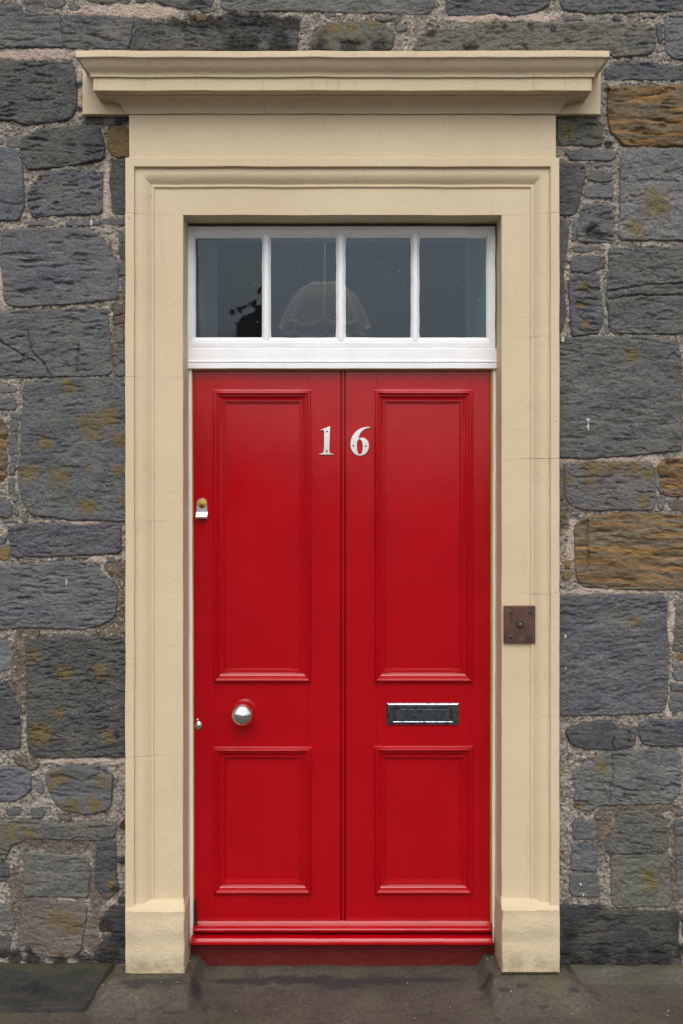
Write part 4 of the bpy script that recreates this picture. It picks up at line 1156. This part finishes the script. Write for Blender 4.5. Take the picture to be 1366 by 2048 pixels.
# bits of straw, leaf and grit lying on the cement
V, Fc = [], []
for px, py, L, ang in [(1022, 1993, .016, 1.9), (368, 1959, .009, .1), (1037, 1951, .013, .1), (1337, 2011, .010, .2), (1335, 2020, .008, .1), (1142, 2019, .008, .0), (380, 1943, .008, .5), (985, 1936, .012, 1.2), (322, 1983, .006, 2), (355, 1984, .006, .3), (540, 1985, .005, .8), (610, 2001, .005, 2), (815, 1957, .005, 0), (760, 1990, .005, 1), (470, 2010, .005, .6), (900, 2005, .005, 2.6), (830, 2026, .006, .2), (560, 2034, .005, 1.1), (975, 1941, .010, .6), (992, 1938, .008, 2.2), (205, 1983, .007, .5), (1180, 2008, .005, .4), (1228, 1993, .005, 2)]:
    x, y = gpx(px, py, .02)
    z = float(ground_h(np.array([[x]]), np.array([[y]]))[0, 0]) + .0015
    d = Vector((math.cos(ang), math.sin(ang), 0)) * L / 2; n_ = Vector((-math.sin(ang), math.cos(ang), 0)) * L * .16
    b = len(V); c = Vector((x, y, z))
    V += [c - d, c - n_, c + d, c + n_, c - d * .9 + Vector((0, 0, .0015)), c - n_ + Vector((0, 0, .002)), c + d * .9 + Vector((0, 0, .0025)), c + n_ + Vector((0, 0, .002))]
    Fc += [(b, b + 1, b + 5, b + 4), (b + 1, b + 2, b + 6, b + 5), (b + 2, b + 3, b + 7, b + 6), (b + 3, b, b + 4, b + 7), (b + 4, b + 5, b + 6, b + 7)]
tag(link('straw_litter', mesh('straw_litter', V, Fc), M['litter']), 'scattered scraps of straw and dry leaf on the pavement by the plinths', 'litter', kind='stuff')

def moss_line(x0, x1, py):
    V, Fc = [], []
    Yp = -.026
    n = 70
    for i in range(n + 1):
        px = x0 + (x1 - x0) * i / n
        c = at(px, py, Yp)
        r = .0045 + .0035 * float(fbm(np.array(px / 9.0), np.array(py * 1.0), 3))
        for a in range(5):
            V.append(c + Vector((0, -max(r, .001) * math.sin(math.pi * a / 4) * 1.3, max(r, .001) * (math.cos(math.pi * a / 4) * .8))))
    for i in range(n):
        for a in range(4): Fc.append((i * 5 + a, i * 5 + a + 1, i * 5 + 6 + a, i * 5 + 5 + a))
    return V, Fc
V, Fc = moss_line(252, 372, 1950); V2, F2 = moss_line(1002, 1118, 1946)
Fc += [tuple(i + len(V) for i in f) for f in F2]; V += V2
tag(link('moss', mesh('moss', V, Fc, 60), m_plain('dark_moss', (.030, .036, .012), (.014, .015, .009), .9, 130, .6)), 'dark green moss along the foot of the cream plinth blocks', 'moss', kind='stuff')

# street side: kerb, road and low far hills that the paint, glass and chrome mirror
tag(link('kerb', box_me('kerb', -40, 40, -2.75, -2.603, -.2, -.002, bevel=.01), M['grey']), kind='structure')
o = link('ground', mesh('ground', [(-900, -900, -.11), (900, -900, -.11), (900, -2.7, -.11), (-900, -2.7, -.11)], [(0, 1, 2, 3)]), M['road']); tag(o, kind='structure')
V, Fc = [], []
hn = 160
for i in range(hn + 1):
    a = math.pi * i / hn
    r = 420
    el = .012 + .012 * float(fbm(np.array(i / 9.0), np.array(3.3), 4)) + .046 * min(1, max(0, (i - 79) / 5))
    x, y = r * math.cos(a), -r * math.sin(a) - 4
    V += [(x, y, -.2), (x * 1.02, y * 1.02, max(2, r * el)), (x * 1.5, y * 1.5, -.2)]
for i in range(hn):
    for k in range(2): Fc.append((i * 3 + k, i * 3 + k + 1, (i + 1) * 3 + k + 1, (i + 1) * 3 + k))
tag(link('hills', mesh('hills', V, Fc, 60), M['hill']), kind='structure')

# narrow house over the road, seen only as the dark shape mirrored in the leftmost pane
hx0, hx1, hy, he, hr = -13.4, -8.9, -64.0, 7.7, 9.3
house = thing('gabled_house', ((hx0 + hx1) / 2, hy, 0), 'narrow dark roofed house over the road, mirrored in the leftmost fanlight pane', 'house')
link('wall', box_me('wall', hx0 + .25, hx1 - .2, hy - 8, hy, -.1, he), m_plain('pale_harling', (.28, .26, .23), None, .9), house)
rv = [(hx0, hy + .3, he), (hx1, hy + .3, he), (hx1, hy - 8.3, he), (hx0, hy - 8.3, he), (hx0 + 1.7, hy - 1.2, hr), (hx1 - .6, hy - 1.2, hr), (hx1 - .6, hy - 7, hr), (hx0 + 1.7, hy - 7, hr)]
roof = link('roof', mesh('roof', rv, [(0, 1, 5, 4), (1, 2, 6, 5), (2, 3, 7, 6), (3, 0, 4, 7), (4, 5, 6, 7), (0, 3, 2, 1)]), M['slate'], house)
link('chimney', box_me('chimney', hx1 - 1.6, hx1 - .7, hy - 3, hy - 1.5, he, hr + .9), M['slate'], roof)
link('finial', box_me('finial', hx0 + .05, hx0 + .35, hy - .1, hy + .2, he, he + .55), M['slate'], roof)
for wx0 in (hx0 + .6, hx1 - 1.4):
    link('window', box_me('window', wx0, wx0 + .8, hy - .02, hy + .03, 4.6, 6.0), M['slate'], house)
